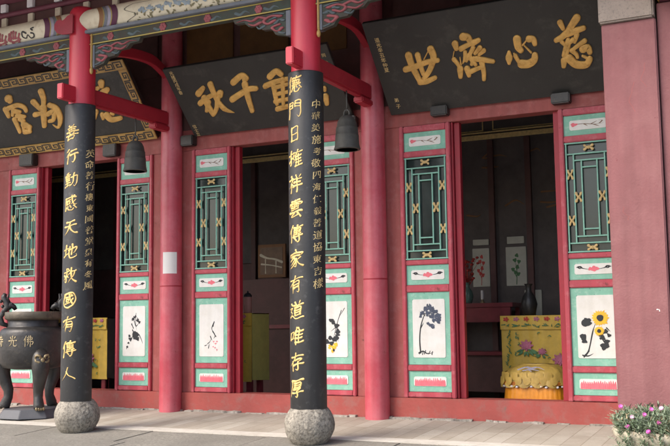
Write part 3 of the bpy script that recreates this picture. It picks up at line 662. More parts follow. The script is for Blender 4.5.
def painting(kind, f, parent):
    cnt = 0
    for m, spec in PAINT[kind]:
        g = MB(); cnt += 1
        if spec.startswith('BLOB') or spec.startswith('PALE'):
            for i, b in enumerate(spec[5:].split(';')):
                p, rx, ry = b.split(); px, py = p.split(',')
                h = .0005 + cnt * .0006 + i * .00009
                if kind == 'pine':
                    rnd = random.Random(i)
                    for q in range(7): blob(g, f, float(px) + rnd.uniform(-1, 1) * float(rx) * .75, float(py) + rnd.uniform(-1, 1) * float(ry) * .75, float(rx) * .52, float(ry) * .50, h + q * .00001, q, .4)
                elif spec.startswith('PALE'):
                    for q in range(4): strokes(g, ".8|%f,%f %f,%f>" % (float(px), float(py), float(px) + float(rx) * math.cos(q * 1.7), float(py) + float(ry) * math.sin(q * 1.7)), f, 1, .0006)
                else: blob(g, f, float(px), float(py), float(rx) * 1.25, float(ry) * .95, h, i)
            g.build('painted_motif', 'pinkline' if spec.startswith('PALE') else m, parent)
        elif spec.startswith('SUN'):
            g2 = MB()
            for i, b in enumerate(spec[4:].split(';')):
                p, r_ = b.split(); px, py = (float(v) for v in p.split(',')); r_ = float(r_); asp = .56
                for ring in range(2):
                    for q in range(18):
                        a = 2 * PI * (q + ring * .5) / 18; rr1 = r_ * (.92 - ring * .2) * random.Random(q + ring * 50).uniform(.9, 1.1)
                        strokes(g, "%f|%f,%f %f,%f>" % (r_ * .15, px + r_ * .35 * math.cos(a), py + r_ * .35 * math.sin(a) * asp, px + rr1 * math.cos(a), py + rr1 * math.sin(a) * asp), lambda x, y, h: f(x, y, h + .002 + .0006 * ring + .0012 * i), 2, .0006)
                blob(g2, f, px, py, r_ * .38, r_ * .38 * asp, .0052 + i * .0006, 3, .06)
            g.build('painted_petals', 'yellow', parent); g2.build('painted_seed_head', 'ink', parent)
        else:
            strokes(g, spec, f, 1.5, .0012).build('painted_stem', m, parent)
def clipmesh(mb, cx, cz, y, horiz, s=1):
    a = .026 * s; b = .013 * s; w_ = .0155 * s
    for sx in (-1, 1):
        for sz in (-1, 1):
            ex, ez = (sx * a, sz * b) if horiz else (sx * b * 1.25, sz * a)
            f = lambda X, Y_, h: (cx + X, y - h, cz + Y_)
            strokes(mb, "%f|0,0 %f,%f %f,%f" % (w_ * .62, ex * .5, ez * .35, ex, ez), f, 1, .005)
    mb.ball((cx, y - .003, cz), (.009 * s, .006, .009 * s), 8, 5)
def leaf(x0, x1, motif, label, n):
    W = x1 - x0; t = thing('door_leaf', (x0, 0, .194), label, 'door leaf', 'painted folding door leaves')
    z = {k: v - .194 for k, v in Z.items()}; ml = .054 if W > .51 else .050; a, b = ml, W - ml      # inner field
    inv = None
    zs = [z['ft'], z['bt'], z['bb'], z['lt'], z['lb'], z['st'], z['sb'], z['pt'], z['pb'], z['ct'], z['cb'], z['fb'] + .001]
    g = MB(); g.box(.001, a - .010, -.040, .03, z['fb'] + .001, z['ft']); g.box(b + .010, W - .001, -.040, .03, z['fb'] + .001, z['ft'])
    for i in range(0, 12, 2): g.box(a - .0095, b + .0095, -.034, .026, zs[i + 1] + .004, zs[i] - (.001 if i else .002) - (.004 if i else 0))
    g.build('frame', 'crimson', t, .007)
    for i, nm in ((1, 'head_field'), (5, 'waist_field'), (7, 'picture_field'), (9, 'foot_field')):
        MB().box(a - .0092, b + .0092, -.016, .018, zs[i + 1] - .003, zs[i] + .003).build(nm, 'mint', t, .002)
    # white cartouches and their painting
    def cart(zt, zb, mx, mz, name='white_panel'):
        g = MB(); chamfer_panel(g, a + mx, b - mx, -.021, -.015, zb + mz, zt - mz, .012); return g.build(name, 'white', t)
    p = cart(z['bt'], z['bb'], .045, .045, 'head_panel')
    f = flat_map(a + .055, z['bt'] - .05, (b - a - .11) / 100, (z['bt'] - z['bb'] - .10) / 100, -.0215)
    strokes(MB(), "3|14,42 40,40 70,58 96,52>/3|60,50 78,20>/3|66,56 84,86>/2.5|84,50 92,22 80,16>/2.5|40,44 50,70>", f, 3, .0012).build('painted_twig', 'sepia', p)
    g = MB(); [blob(g, f, 14 + dx, 42 + dy, 7, 13, .0016 + .0001 * k, k) for k, (dx, dy) in enumerate(((0, 0), (-7, -6), (-5, 10)))]; g.build('painted_bud', 'pinkline', p)
    p = cart(z['st'], z['sb'], .04, .045, 'waist_panel')
    f = flat_map(a + .05, z['st'] - .05, (b - a - .10) / 100, (z['st'] - z['sb'] - .10) / 100, -.0215)
    strokes(MB(), "4|6,30 12,20 18,40 34,52 42,50>/4|94,30 88,20 82,40 66,52 58,50>/4|6,30 12,44/4|94,30 88,44", f, 4, .0012).build('painted_scroll', 'ink', p)
    g = MB(); [blob(g, f, 50 + dx, 46 + dy, 7, 18, .0016 + .0001 * k, k) for k, (dx, dy) in enumerate(((0, -6), (-8, 4), (8, 4), (0, 14)))]; g.build('painted_rose', 'pinkline', p)
    p = cart(z['pt'], z['pb'], .045, .065, 'picture_panel')
    f = flat_map(a + .05, z['pt'] - .07, (b - a - .10) / 100, (z['pt'] - z['pb'] - .14) / 100, -.0215)
    if motif: painting(motif, f, p)
    p = cart(z['ct'], z['cb'], .045, .050, 'foot_panel')
    f = flat_map(a + .052, z['ct'] - .052, (b - a - .104) / 100, (z['ct'] - z['cb'] - .104) / 100, -.0215)
    g = MB(); rnd = random.Random(n)
    for k in range(17): strokes(g, "3.6|%f,96 %f,50 %f,%f>" % (4 + k * 5.75, 4 + k * 5.75, 4 + k * 5.75 + rnd.uniform(-1, 1), rnd.uniform(6, 30)), f, 3, .0014)
    g.build('painted_lotus_row', 'pinkline', p)
    # window with nested lattice
    zt, zb = z['lt'], z['lb']
    MB().box(a - .0092, b + .0092, .006, .014, zb - .003, zt + .003).build('pane', 'glass', t)
    g = MB(); bw = .0062; y0, y1 = -.026, -.012; w_ = b - a
    def hb(xa, xb, zc, e=0): g.box(a + xa * w_, a + xb * w_, y0 - e, y1, zc - bw, zc + bw)
    def vb(xc, za, zb_, e=0): g.box(a + xc * w_ - bw, a + xc * w_ + bw, y0 - e, y1, za, zb_)
    e_ = bw / w_
    hb(-.02, 1.02, zt - bw, .004); hb(-.02, 1.02, zb + bw, .004); vb(0.0 + e_, zb + 2 * bw, zt - 2 * bw, .004); vb(1 - e_, zb + 2 * bw, zt - 2 * bw, .004)
    H = zt - zb
    c2t, c2b = zt - .105 * H, zb + .085 * H; c3t, c3b = zt - .165 * H, zb + .145 * H; c4t, c4b = zt - .23 * H, zb + .21 * H
    hb(2 * e_, 1 - 2 * e_, c2t); hb(2 * e_, 1 - 2 * e_, c2b)
    vb(.17, c2b + bw, c2t - bw, .001); vb(.83, c2b + bw, c2t - bw, .001)
    hb(.17 + e_, .83 - e_, c3t); hb(.17 + e_, .83 - e_, c3b)
    vb(.335, c3b + bw, c3t - bw, .001); vb(.665, c3b + bw, c3t - bw, .001)
    hb(.335 + e_, .665 - e_, c4t); hb(.335 + e_, .665 - e_, c4b)
    lat = g.build('lattice', 'teal', t, .0015)
    for (fx, fz_, hz) in ((.5, zt - .052 * H, 1), (.5, zb + .042 * H, 1), (.088, zt - .29 * H, 0), (.088, zb + .29 * H, 0), (.912, zt - .29 * H, 0), (.912, zb + .29 * H, 0), (.25, zt - .50 * H, 0), (.75, zt - .50 * H, 0)):
        g = MB(); clipmesh(g, a + fx * w_, fz_, -.024, bool(hz), 1.32); g.build('gilded_clip', 'clip', lat)
    return t
leaf(*L1, None, 'narrow painted door leaf at the far left, standing behind the bronze censer', 1)
leaf(*L2, 'blossom', 'painted door leaf with a black ink blossom branch, right of the left couplet column', 2)
leaf(*M1, 'orchid', 'painted door leaf with a small sparse black and pink orchid on its white panel', 3)
leaf(*M2, 'bough', 'painted door leaf with dark leaves and yellow fruit, partly behind the middle couplet column', 4)
leaf(*CW, 'pine', 'painted door leaf with a blue black ink pine tree on its white panel', 5)
leaf(*CR, 'sunflower', 'painted door leaf with yellow sunflowers, beside the dusty rose pier', 6)

# ------------------------------------------------------------------ name plaques
def plaque(x0, x1, bot, top, chars, label, pegs, border=False, insc=()):
    v = Vector((0, top[0] - bot[0], top[1] - bot[1])); Lh = v.length; v.normalize(); nrm = Vector((1, 0, 0)).cross(v)      # points down and out
    t = thing('name_plaque', (0, bot[0], bot[1]), label, 'plaque')
    def pt(u, s, h): return Vector((u, 0, 0)) + v * s + nrm * h
    def slab(u0, u1, s0, s1, h0, h1, name, m, parent=t, bev=.004):
        vs = [pt(u, s, h) for h in (h0, h1) for s in (s0, s1) for u in (u0, u1)]
        return MB().add(vs, [(0, 2, 3, 1), (4, 5, 7, 6), (0, 1, 5, 4), (2, 6, 7, 3), (0, 4, 6, 2), (1, 3, 7, 5)]).build(name, m, parent, bev)
    slab(x0, x1, 0, Lh, -.045, 0, 'board', 'plaque')
    bw = .115
    if border:
        for (a, b, c, d) in ((x0, x1, 0, bw), (x0, x1, Lh - bw, Lh), (x0, x0 + bw, bw + .001, Lh - bw - .001), (x1 - bw, x1, bw + .001, Lh - bw - .001)):
            o = slab(a, b, c, d, .001, .016, 'border', 'fret')
            g = MB(); hor = (b - a) > (d - c); Ln = (b - a if hor else d - c) - .06; nrep = max(1, round(Ln / .125)); st = Ln / nrep
            rnd = random.Random(int(a * 10 + c * 5))
            for k in range(nrep):
                o0 = .03 + k * st; q = st / 6
                segs = [((0, 0), (5, 0)), ((5, 0), (5, 4)), ((5, 4), (2, 4)), ((2, 4), (2, 2)), ((0, 0), (0, 5)), ((2, 2), (3.4, 2))]
                fl = k % 2
                for (p0, p1) in segs:
                    pa, pb = min(p0[0], p1[0]), max(p0[0], p1[0]); qa, qb = min(p0[1], p1[1]), max(p0[1], p1[1])
                    if fl: qa, qb = 5 - qb, 5 - qa
                    ua, ub = o0 + pa * q - .0075 + .01, o0 + pb * q + .0075 + .01; va, vb_ = .022 + qa * .0145 - .007, .022 + qb * .0145 + .007
                    if hor: A_ = (a + ua, a + ub, c + va, c + vb_)
                    else: A_ = (a + va, a + vb_, c + ua, c + ub)
                    hh = .0165 + rnd.uniform(.0003, .0012)
                    vs = [pt(u, s, h) for h in (.0162, hh) for s in A_[2:] for u in A_[:2]]
                    g.add(vs, [(0, 2, 3, 1), (4, 5, 7, 6), (0, 1, 5, 4), (2, 6, 7, 3), (0, 4, 6, 2), (1, 3, 7, 5)])
            g.build('fret_pattern', 'black', o)
    for spec, A_ in chars:
        ox, oy, axx, axy, bxx, bxy = A_
        f = lambda x, y, h: pt(ox + axx * x + bxx * y, oy + axy * x + bxy * y, .0006 + h)
        strokes(MB(), spec, f, 18, .013, jit=.03, wm=1.15 if x0 > -1 else (1.10 if not border else 1.02), flat=True).build('character', 'gold', t)
    for (body, u, s0, s1, sz) in insc:
        g = MB()
        for i, ch in enumerate(body):
            vs, fs = text_mesh(ch); sc = s0 + (s1 - s0) * (i / max(1, len(body) - 1))
            g.add([pt(u + q[0] * sz, sc + q[1] * sz, .002) for q in vs], fs)
        g.build('inscription', 'goldpale', t)
    for (a, b, z0, z1) in pegs:
        MB().box(a + .02, b - .01, -.125, -.025, z0 - bot[1] + .005, z1 - bot[1] - .01).build('support_block', 'bronze', t, .01, loc=(0, -bot[0], 0))
    return t
SHI = "19|80,290 150,270 240,235 318,222/21|100,185 125,260 160,330 190,385/19|190,385 240,380 300,352/17|168,182 190,260 212,325/4|218,212 252,145/21|265,140 288,200 262,290 220,355"
JI = "23|135,65 170,70 185,95/5|185,100 200,110/19|205,112 250,90/20|75,115 85,150/3|68,170 58,215/13|65,230 95,265 112,300/20|112,300 115,360/4|120,270 112,215/16|120,152 160,130 205,110/14|150,175 150,220 130,265>/14|210,145 185,195 160,240/15|260,145 225,185/14|290,165 255,195/15|180,200 205,240 230,270/15|215,225 200,265/17|235,225 300,235 360,245/19|165,300 180,350/15|185,325 240,300 285,285/16|275,255 290,320 293,380"
XIN = "29|35,240 35,340o/31|108,125 118,190 142,222/6|80,250 95,275/16|92,270 125,325 165,348<o/31|150,345 210,345 262,310 268,265/7|235,240 175,180/7|160,175 200,125/25|215,122 252,125 268,165"
XIN = XIN.replace('<o', '')
CI = "17|70,85 90,125/22|185,55 150,105 120,150/19|120,150 80,185 40,205/19|120,160 180,140 232,122/15|185,165 170,215/12|80,215 105,240/14|125,205 105,260 90,310/13|240,208 200,235 150,275/15|125,230 115,290 95,345/19|95,345 92,385/13|150,275 180,300 190,322/13|160,200 120,232/24|130,330 180,372 250,372 275,332/9|275,335 225,312/21|228,265 260,255 275,285"
plaque(-.12, 2.12, (-.06, 2.95), (-.74, 3.69), ((SHI, (.1848, .8966, .001281, -.000196, -.000381, -.001378)), (JI, (.6581, .8388, .001231, -.000189, -.000326, -.001354)), (XIN, (1.2025, .7765, .000978, -.000154, -.000223, -.001097)), (CI, (1.6159, .853, .001216, -.000195, -.000236, -.001394))),
       'black plaque with four fully visible gold characters, hanging between the middle column and the pier', ((.29, .49, 2.88, 2.99), (1.455, 1.655, 2.865, 2.975)), insc=(('道光辛丑年仲夏', -.018, .82, .50, .052), ('弟子', -.015, .165, .095, .05)))
QIU = "17|52,138 78,108/15|62,195 95,170 150,140/15|85,165 110,215 140,262/13|110,190 100,240/14|122,85 140,130 160,175/13|160,175 205,228 266,252>/14|165,170 162,215 148,255/17|180,138 183,152"
QIAN = "17|260,75 305,40 335,55/9|320,60 325,85/16|255,172 305,140 350,115 390,112/15|325,85 345,160 372,240"
ZHONG = "16|468,45 500,18 530,35/14|445,98 500,75 590,55/12|490,95 505,160 515,200/10|505,105 560,90 600,85/11|600,85 606,150/11|540,60 545,130 552,215/10|505,145 600,125/11|505,185 610,165/13|520,228 630,200"
EN = "14|-70,110 -65,225/14|-70,110 20,90 35,200/11|-65,165 30,150/11|-15,110 -5,200/12|-65,225 35,205/15|-90,260 -105,320/18|-55,260 -40,340 40,345 70,300/14|0,225 15,262/14|108,206 112,222/20|116,268 126,322"
AM = (-2.1297, .8161, .001959, -.000265, -.000915, -.002013)
plaque(-2.46, -.53, (-.06, 2.97), (-.66, 3.58), ((QIU, AM), (QIAN, AM), (ZHONG, AM), (EN, (-.7603, .7184, .001405, -.0002, -.000533, -.001508))),
       'black plaque with gold characters for a thousand autumns, above the orchid door leaf', ((-2.63, -2.44, 2.865, 2.995), (-.66, -.48, 2.865, 2.995)), insc=(('光緒丙戌年春', -2.37, .80, .56, .05), ('信士立', -2.40, .13, .03, .05), ('同治年立', -.60, .74, .50, .045)))
LING = "28|65,138 76,152/19|40,215 65,270/17|60,210 130,185 180,200 198,228/15|100,190 95,260/17|110,230 150,235/16|108,290 130,340 150,388/17|130,265 185,270/16|150,290 180,300/21|180,330 225,350/19|190,385 228,383/13|170,300 180,380/13|225,345 228,385"
JUN = "20|305,85 325,140 325,195/19|250,160 300,212/18|265,255 310,245/23|325,200 335,338/21|370,185 420,210 450,280 440,348 395,328>/17|360,250 400,232 402,290 372,302"
XL_ = "17|92,72 95,90/20|105,125 125,110/11|95,245 101,270/16|120,250 150,275 200,266/9|150,238 160,245/14|40,90 20,150 40,210/14|30,120 75,100/13|60,230 50,270"
AL = (-4.7317, .9829, .001919, -.000244, -.001006, -.001671)
plaque(-5.52, -2.955, (-.06, 3.005), (-.69, 3.76), ((LING, AL), (JUN, AL), (XL_, (-3.4996, .9389, .002333, -.000298, -.001095, -.002159))),
       'black plaque framed by a gold key fret border, above the blossom door leaf', ((-5.0, -4.75, 2.84, 3.00), (-3.716, -3.495, 2.845, 3.00)), border=True)

# ------------------------------------------------------------------ pier on the right
pr = thing('pier', (2.39, -1.42, -.07), 'square dusty rose plastered pier with a granite capital at the right edge', 'pier')
i_ = Matrix.Translation((-2.39, 1.42, .07))
o = MB().box(2.205, 2.585, -1.60, -1.24, -.09, 3.075).build('pier_shaft', 'pier', pr, .008); o.matrix_parent_inverse = i_
o = MB().box(2.192, 2.578, -1.635, -1.22, 3.077, 3.42).build('capital', 'capital', pr, .012); o.matrix_parent_inverse = i_
g = MB(); rnd = random.Random(4)
for (x_, z_, L_) in ((2.42, 2.62, .22), (2.50, 2.75, .18), (2.30, 1.72, .10)):
    p = [(x_, z_)]
    for k in range(9): p.append((p[-1][0] + rnd.uniform(-.014, .018), p[-1][1] - L_ / 9))
    for a_, b_ in zip(p, p[1:]): g.add([(a_[0] - .0012, -1.6008, a_[1]), (a_[0] + .0012, -1.6008, a_[1]), (b_[0] + .0012, -1.6008, b_[1]), (b_[0] - .0012, -1.6008, b_[1])], [(0, 1, 2, 3)])
o = g.build('plaster_crack', 'jamb', pr); o.matrix_parent_inverse = i_
g = MB(); blob(g, lambda x, y, h: (2.506 + x * .001, -1.6005 - h, .98 - y * .001), 0, 0, 9, 3.5, .0004, 2, .5); blob(g, lambda x, y, h: (2.517 + x * .001, -1.6005 - h, .972 - y * .001), 0, 0, 3, 8, .0006, 5, .4)
o = g.build('plaster_chip', 'paper', pr); o.matrix_parent_inverse = i_
rw = MB().box(2.592, 6.9, -1.555, -1.30, -.06, 3.19).build('side_wall', 'pier', None, .006); tag(rw, 'plain dusty rose wall running right from the square pier', 'wall')
sb = thing('side_beam', (2.75, -1.0, 3.3), 'red side beam with a gold edge line beside the pier top at the right', 'beam'); i2 = Matrix.Translation((-2.75, 1.0, -3.3))
for nm, m, bx in (('edge_line', 'gold', (2.604, 2.616, -2.0, -.25, 3.205, 3.222)), ('beam_face', 'maroon', (2.617, 2.70, -2.0, -.25, 3.20, 3.30)), ('beam_top', 'innershaft', (2.605, 2.95, -2.0, -.25, 3.302, 3.60))):
    o = MB().box(*bx).build(nm, m, sb, .002); o.matrix_parent_inverse = i2

# ------------------------------------------------------------------ bronze censer
cz = fz(-.80) + .0; cen = thing('censer', (-4.035, -.80, cz), 'blackened bronze tripod censer with dragon handles and gold characters, on a dark plinth', 'censer')
g = MB()
def oct_(r, z, k=8, ph=R(22.5)): return [(r * math.cos(ph + 2 * PI * i / k), r * math.sin(ph + 2 * PI * i / k), z) for i in range(k)]
vs = oct_(.365, .0) + oct_(.355, .02) + oct_(.315, .075) + oct_(.305, .09)
g.add(vs, [(j * 8 + i, j * 8 + (i + 1) % 8, (j + 1) * 8 + (i + 1) % 8, (j + 1) * 8 + i) for j in range(3) for i in range(8)] + [tuple(range(24, 32)), tuple(range(8))[::-1]])
g.build('plinth', 'plinth', cen, .004)
ZB = -cz
g = MB(); g.lathe([(.0, .50 + ZB), (.20, .465 + ZB), (.305, .485 + ZB), (.342, .55 + ZB), (.348, .68 + ZB), (.348, .82 + ZB), (.345, .855 + ZB), (.33, .885 + ZB), (.300, .905 + ZB), (.268, .912 + ZB), (.262, .925 + ZB), (.262, .985 + ZB), (.25, .99 + ZB)], (0, 0), 64)
body = g.build('bowl', 'bronze', cen)
MB().lathe([(.23, .98 + ZB), (.272, .986 + ZB), (.290, 1.0 + ZB), (.297, 1.005 + ZB), (.297, 1.068 + ZB), (.290, 1.075 + ZB), (.242, 1.075 + ZB), (.235, 1.05 + ZB), (.23, .98 + ZB)], (0, 0), 64).build('rim', 'rim', cen)
MB().lathe([(0, .985 + ZB), (.15, .99 + ZB), (.231, .975 + ZB)], (0, 0), 32).build('ash_bed', 'ash', cen)
g = MB(); n = 60
for z0, rr_ in ((.86, .330), (.545, .288)):
    g.lathe([(rr_ - .004, z0 - .008 + ZB), (rr_ + .006, z0 + ZB), (rr_ - .006, z0 + .01 + ZB)], (0, 0), 64)
g.build('moulding_ring', 'bronze', cen)
for k, aa in enumerate((39, 159, 279)):           # angles from the front towards the right seen by the camera
    a = R(-90 + aa + 19); ca, sa = math.cos(a), math.sin(a)
    def lp(r, z, s=0): return (r * ca - s * sa, r * sa + s * ca, z + ZB)
    g = MB(); g.tube([lp(.27, .66), lp(.305, .58), lp(.325, .50), lp(.318, .42), lp(.285, .33), lp(.25, .24), lp(.252, .17), lp(.285, .09), lp(.292, .062)], [.085, .098, .094, .080, .064, .052, .048, .056, .052], 16)
    for s in (-.03, 0, .03): g.tube([lp(.27, .095, s * .6), lp(.305, .085, s), lp(.322, .068, s * 1.2)], [.020, .022, .014], 8)
    lg = g.build('leg', 'bronze', cen)
    g = MB(); g.ball(lp(.398, .568), (.022, .022, .026))
    for s in (-1, 1):
        g.tube([lp(.395, .585, s * .012), lp(.396, .612, s * .030), lp(.386, .618, s * .056), lp(.372, .598, s * .072), lp(.378, .584, s * .056)], [.011, .014, .014, .011, .006], 8)
        g.tube([lp(.396, .548, s * .014), lp(.394, .545, s * .04), lp(.378, .560, s * .066), lp(.370, .582, s * .070)], [.012, .014, .012, .006], 8)
        g.tube([lp(.394, .528, s * .004), lp(.390, .522, s * .03), lp(.376, .530, s * .054)], [.010, .012, .005], 8)
        g.ball(lp(.395, .588, s * .028), (.010, .010, .009), 8, 6)
    g.build('beast_mask', 'brass', lg)
    g = MB(); [g.ball(lp(.330, .062, s), (.014, .014, .018)) for s in (-.036, -.012, .012, .036)]; g.ball(lp(.31, .10), (.026, .026, .020)); g.build('claw', 'brass', lg)
va = R(-90 + 42)                                  # facing the camera
for s in (-1, 1):
    rx, ry = math.cos(va + PI / 2) * s, math.sin(va + PI / 2) * s
    def hp(r, z, e=0): return (r * rx - e * ry, r * ry + e * rx, z + ZB)
    g = MB(); g.tube([hp(.262, .93), hp(.32, .95), hp(.34, 1.02), hp(.30, 1.09), hp(.265, 1.13), hp(.285, 1.19), hp(.31, 1.235), hp(.295, 1.275)], [.022, .03, .026, .028, .04, .036, .030, .020], 12)
    g.tube([hp(.27, 1.12), hp(.235, 1.15), hp(.205, 1.13), hp(.185, 1.10)], [.035, .038, .026, .018], 10)           # dragon snout over the rim
    g.tube([hp(.25, 1.17), hp(.27, 1.22, .02), hp(.26, 1.27, .03)], [.016, .012, .004], 8); g.tube([hp(.25, 1.17), hp(.27, 1.22, -.02), hp(.26, 1.27, -.03)], [.016, .012, .004], 8)
    for q in range(6): g.ball(hp(.325 + .012 * math.sin(q * 2), .97 + q * .055, .012 * (-1) ** q), (.018, .018, .020), 8, 6)
    g.ball(hp(.225, 1.165, .02), .012, 8, 6); g.ball(hp(.225, 1.165, -.02), .012, 8, 6)
    g.build('dragon_handle', 'bronze', cen)
for ch, dg in (('寺', -66), ('光', -34), ('佛', -6), ('佛', 24)):
    if dg > 20: continue
    rb = .3465
    def cm(x, y, h, dg=dg):
        a = va + R(dg) + (x - 50) * .00105 / rb; zz = .765 - (y - 50) * .00115
        r_ = rb + h + .001 - max(0, zz - .84) * .3
        return (r_ * math.cos(a), r_ * math.sin(a), zz + ZB)
    strokes(MB(), GLY[ch], cm, 5.0, .005).build('character', 'goldworn', body)

# ------------------------------------------------------------------ altars inside
def cloth_front(mb, x0, x1, y, z0, z1, amp=.010, freq=26, seed=0):
    nx, nz = 40, 8; vs = []
    for j in range(nz + 1):
        for i in range(nx + 1):
            s = j / nz; x = x0 + (x1 - x0) * i / nx
            vs.append((x, y - amp * (1 - s) * math.sin(x * freq + seed) - .004 * math.sin(x * 61), z0 + (z1 - z0) * s))
    mb.add(vs, [(j * (nx + 1) + i, j * (nx + 1) + i + 1, (j + 1) * (nx + 1) + i + 1, (j + 1) * (nx + 1) + i) for j in range(nz) for i in range(nx)], 0, True)
def altar(x0, x1, y0, y1, zt, label, side='yellowcloth', zb=.27):
    t = thing('altar_table', ((x0 + x1) / 2, (y0 + y1) / 2, 0), label, 'altar table', 'altar tables under yellow cloths'); cx, cyy = (x0 + x1) / 2, (y0 + y1) / 2
    inv = Matrix.Translation((-cx, -cyy, 0))
    def put(g, nm, m, parent=t, bev=0):
        o = g.build(nm, m, parent, bev)
        if parent is t: o.matrix_parent_inverse = inv
        return o
    g = MB(); g.box(x0 + .02, x1 - .02, y0 + .02, y1 - .02, zt - .05, zt - .012); put(g, 'table_top', 'altarred', bev=.004)
    for sx in (x0 + .05, x1 - .11):
        for sy_ in (y0 + .05, y1 - .11): put(MB().box(sx, sx + .06, sy_, sy_ + .06, -.01, zt - .051), 'leg', 'altarred', bev=.004)
    g = MB(); cloth_front(g, x0, x1, y0, zb, zt); g.box(x0, x1, y0 + .006, y1, zt - .009, zt)
    fr_ = put(g, 'cloth', 'yellowcloth')
    g = MB(); g.add([(x1, y0, zb + .02), (x1, y1, zb + .0), (x1, y1, zt), (x1, y0, zt)], [(0, 1, 2, 3)]); put(g, 'cloth_side', side); g = MB(); g.add([(x0, y0, zb), (x0, y1, zb), (x0, y1, zt), (x0, y0, zt)], [(3, 2, 1, 0)]); put(g, 'cloth_side', side)
    g = MB(); cloth_front(g, x0 - .004, x1 + .004, y0 - .022, zt - .14, zt + .001, .004, 40, 1); put(g, 'valance', 'yellowcloth', fr_)
    rnd = random.Random(int(x0 * 10)); f = lambda x, y, h: (x, y0 - .030 - h, y)
    g = MB(); g2 = MB(); g3 = MB(); x = x0 + .06; k = 0
    while x < x1 - .05:
        for q in range(5):
            a = q * 1.256; strokes((g, g3)[k % 2], ".009|%f,%f %f,%f" % (x, zt - .035, x + .022 * math.cos(a), zt - .035 + .016 * math.sin(a)), f, 1, .003)
        for q in range(4): strokes(g2, ".005|%f,%f %f,%f>" % (x + rnd.uniform(-.05, .05), zt - .1 + rnd.uniform(-.02, .02), x + rnd.uniform(-.05, .05), zt - .1 + rnd.uniform(-.02, .02)), f, 1, .002)
        x += .105; k += 1
    put(g, 'red_embroidery', 'embred', fr_); put(g2, 'green_embroidery', 'leafgreen', fr_); put(g3, 'purple_embroidery', 'plum', fr_)
    g2 = MB(); f = lambda x, y, h: (x, y0 - .018 - h, y)
    for (fx, fz_, r_) in ((x0 + .26, .66, .062), (x0 + .42, .60, .040), (x0 + .60, .52, .070)) if x1 - x0 > .7 else ((x1 - .10, .78, .03), (x1 - .10, .50, .045)):
        g = MB()
        for ring in range(3):
            for q in range(8):
                a = q * PI / 4 + ring * .4; rq = r_ * (1 - .3 * ring)
                strokes(g, "%f|%f,%f %f,%f" % (r_ * .16, fx + rq * .3 * math.cos(a), fz_ + rq * .3 * math.sin(a), fx + rq * math.cos(a), fz_ + rq * .8 * math.sin(a)), lambda X, Y_, h: f(X, Y_, h + ring * .002), 1, .003)
        put(g, 'peony_embroidery', 'plum', fr_)
        for q in range(12):
            a = rnd.uniform(0, 6.28); strokes(g2, "%f|%f,%f %f,%f>" % (r_ * .2, fx + r_ * math.cos(a), fz_ - r_ * .9 + .3 * r_ * math.sin(a), fx + r_ * 2.0 * math.cos(a), fz_ - r_ * 1.3 + r_ * .5 * math.sin(a)), f, 1, .002)
    for q in range(46 if x1 - x0 > .7 else 12):
        xx, zz = rnd.uniform(x0 + .12, x1 - .08), rnd.uniform(zb + .05, zt - .17)
        if any(abs(xx - c_) < .08 for c_ in (x0 + .26, x0 + .42, x0 + .6)) and zz < .74 and zz > .45: continue
        a = rnd.uniform(0, 6.28); strokes(g2, ".005|%f,%f %f,%f %f,%f>" % (xx, zz, xx + .02 * math.cos(a), zz + .02 * math.sin(a), xx + .04 * math.cos(a + .8), zz + .03 * math.sin(a + .8)), f, 1, .0015)
    for q in range(26):
        xx, zz = x0 + .08 + rnd.uniform(-.02, .02), .30 + q * .02
        strokes(g2, ".006|%f,%f %f,%f>" % (xx, zz, xx + rnd.uniform(-.03, .03), zz + .02), f, 1, .002)
    put(g2, 'leaf_embroidery', 'leafgreen', fr_)
    return t
altar(.622, 1.52, 1.0, 1.6, .963, 'altar table with peony embroidered yellow cloth, behind the tan and orange kneeler')
altar(-3.02, -2.135, .60, .98, 1.035, 'altar table with yellow and olive cloth, in the doorway beside the orchid leaf', 'olivecloth')
altar(-5.05, -4.19, .60, .74, 1.013, 'altar table under a yellow cloth, just right of the left couplet column', 'room')
# kneeler
kn = thing('kneeler', (1.08, .62, 0), 'low kneeler with a tan petal edged cushion cover over an orange pleated skirt', 'kneeler')
g = MB()
def sq(r, a, p=4):   # rounded square radius
    c, s_ = abs(math.cos(a)), abs(math.sin(a)); return r / ((c ** p + s_ ** p) ** (1 / p))
n = 150; vs = []
for j, (z_, r_) in enumerate(((.0, .315), (.10, .308), (.20, .300), (.285, .292))):
    for i in range(n):
        a = 2 * PI * i / n; q = sq(r_, a) + .007 * math.sin(a * 48) * (1.2 - j * .3); vs.append((q * math.cos(a), q * math.sin(a) * .8, z_))
g.add(vs, [(j * n + i, j * n + (i + 1) % n, (j + 1) * n + (i + 1) % n, (j + 1) * n + i) for j in range(3) for i in range(n)], 0, True); g.build('skirt', 'orangecloth', kn)
g = MB()
for i in range(44):
    a = 2 * PI * i / 44; q = sq(.312, a); g.ball((q * math.cos(a), q * math.sin(a) * .8, .285 + .006 * (i % 2)), (.016, .012, .012), 7, 5)
g.build('beaded_trim', 'paper', kn)
g = MB(); vs = [(0, 0, .50)]; n = 96; rings = ((.10, .498), (.18, .485), (.25, .455), (.30, .40), (.325, .345), (.335, .31))
for j, (r_, z_) in enumerate(rings):
    for i in range(n):
        a = 2 * PI * i / n; sc = abs(math.sin(a * 8)); q = sq(r_, a, 3.2) * (1 + .02 * j * .3 * math.sin(a * 16)); vs.append((q * math.cos(a), q * math.sin(a) * .8, z_ - (.035 * sc if j == 5 else .010 * sc * (j > 2))))
g.add(vs, [(0, 1 + i, 1 + (i + 1) % n) for i in range(n)] + [(1 + j * n + i, 1 + j * n + (i + 1) % n, 1 + (j + 1) * n + (i + 1) % n, 1 + (j + 1) * n + i) for j in range(len(rings) - 1) for i in range(n)], 0, True); g.build('cushion_cover', 'tancloth', kn)
g = MB()
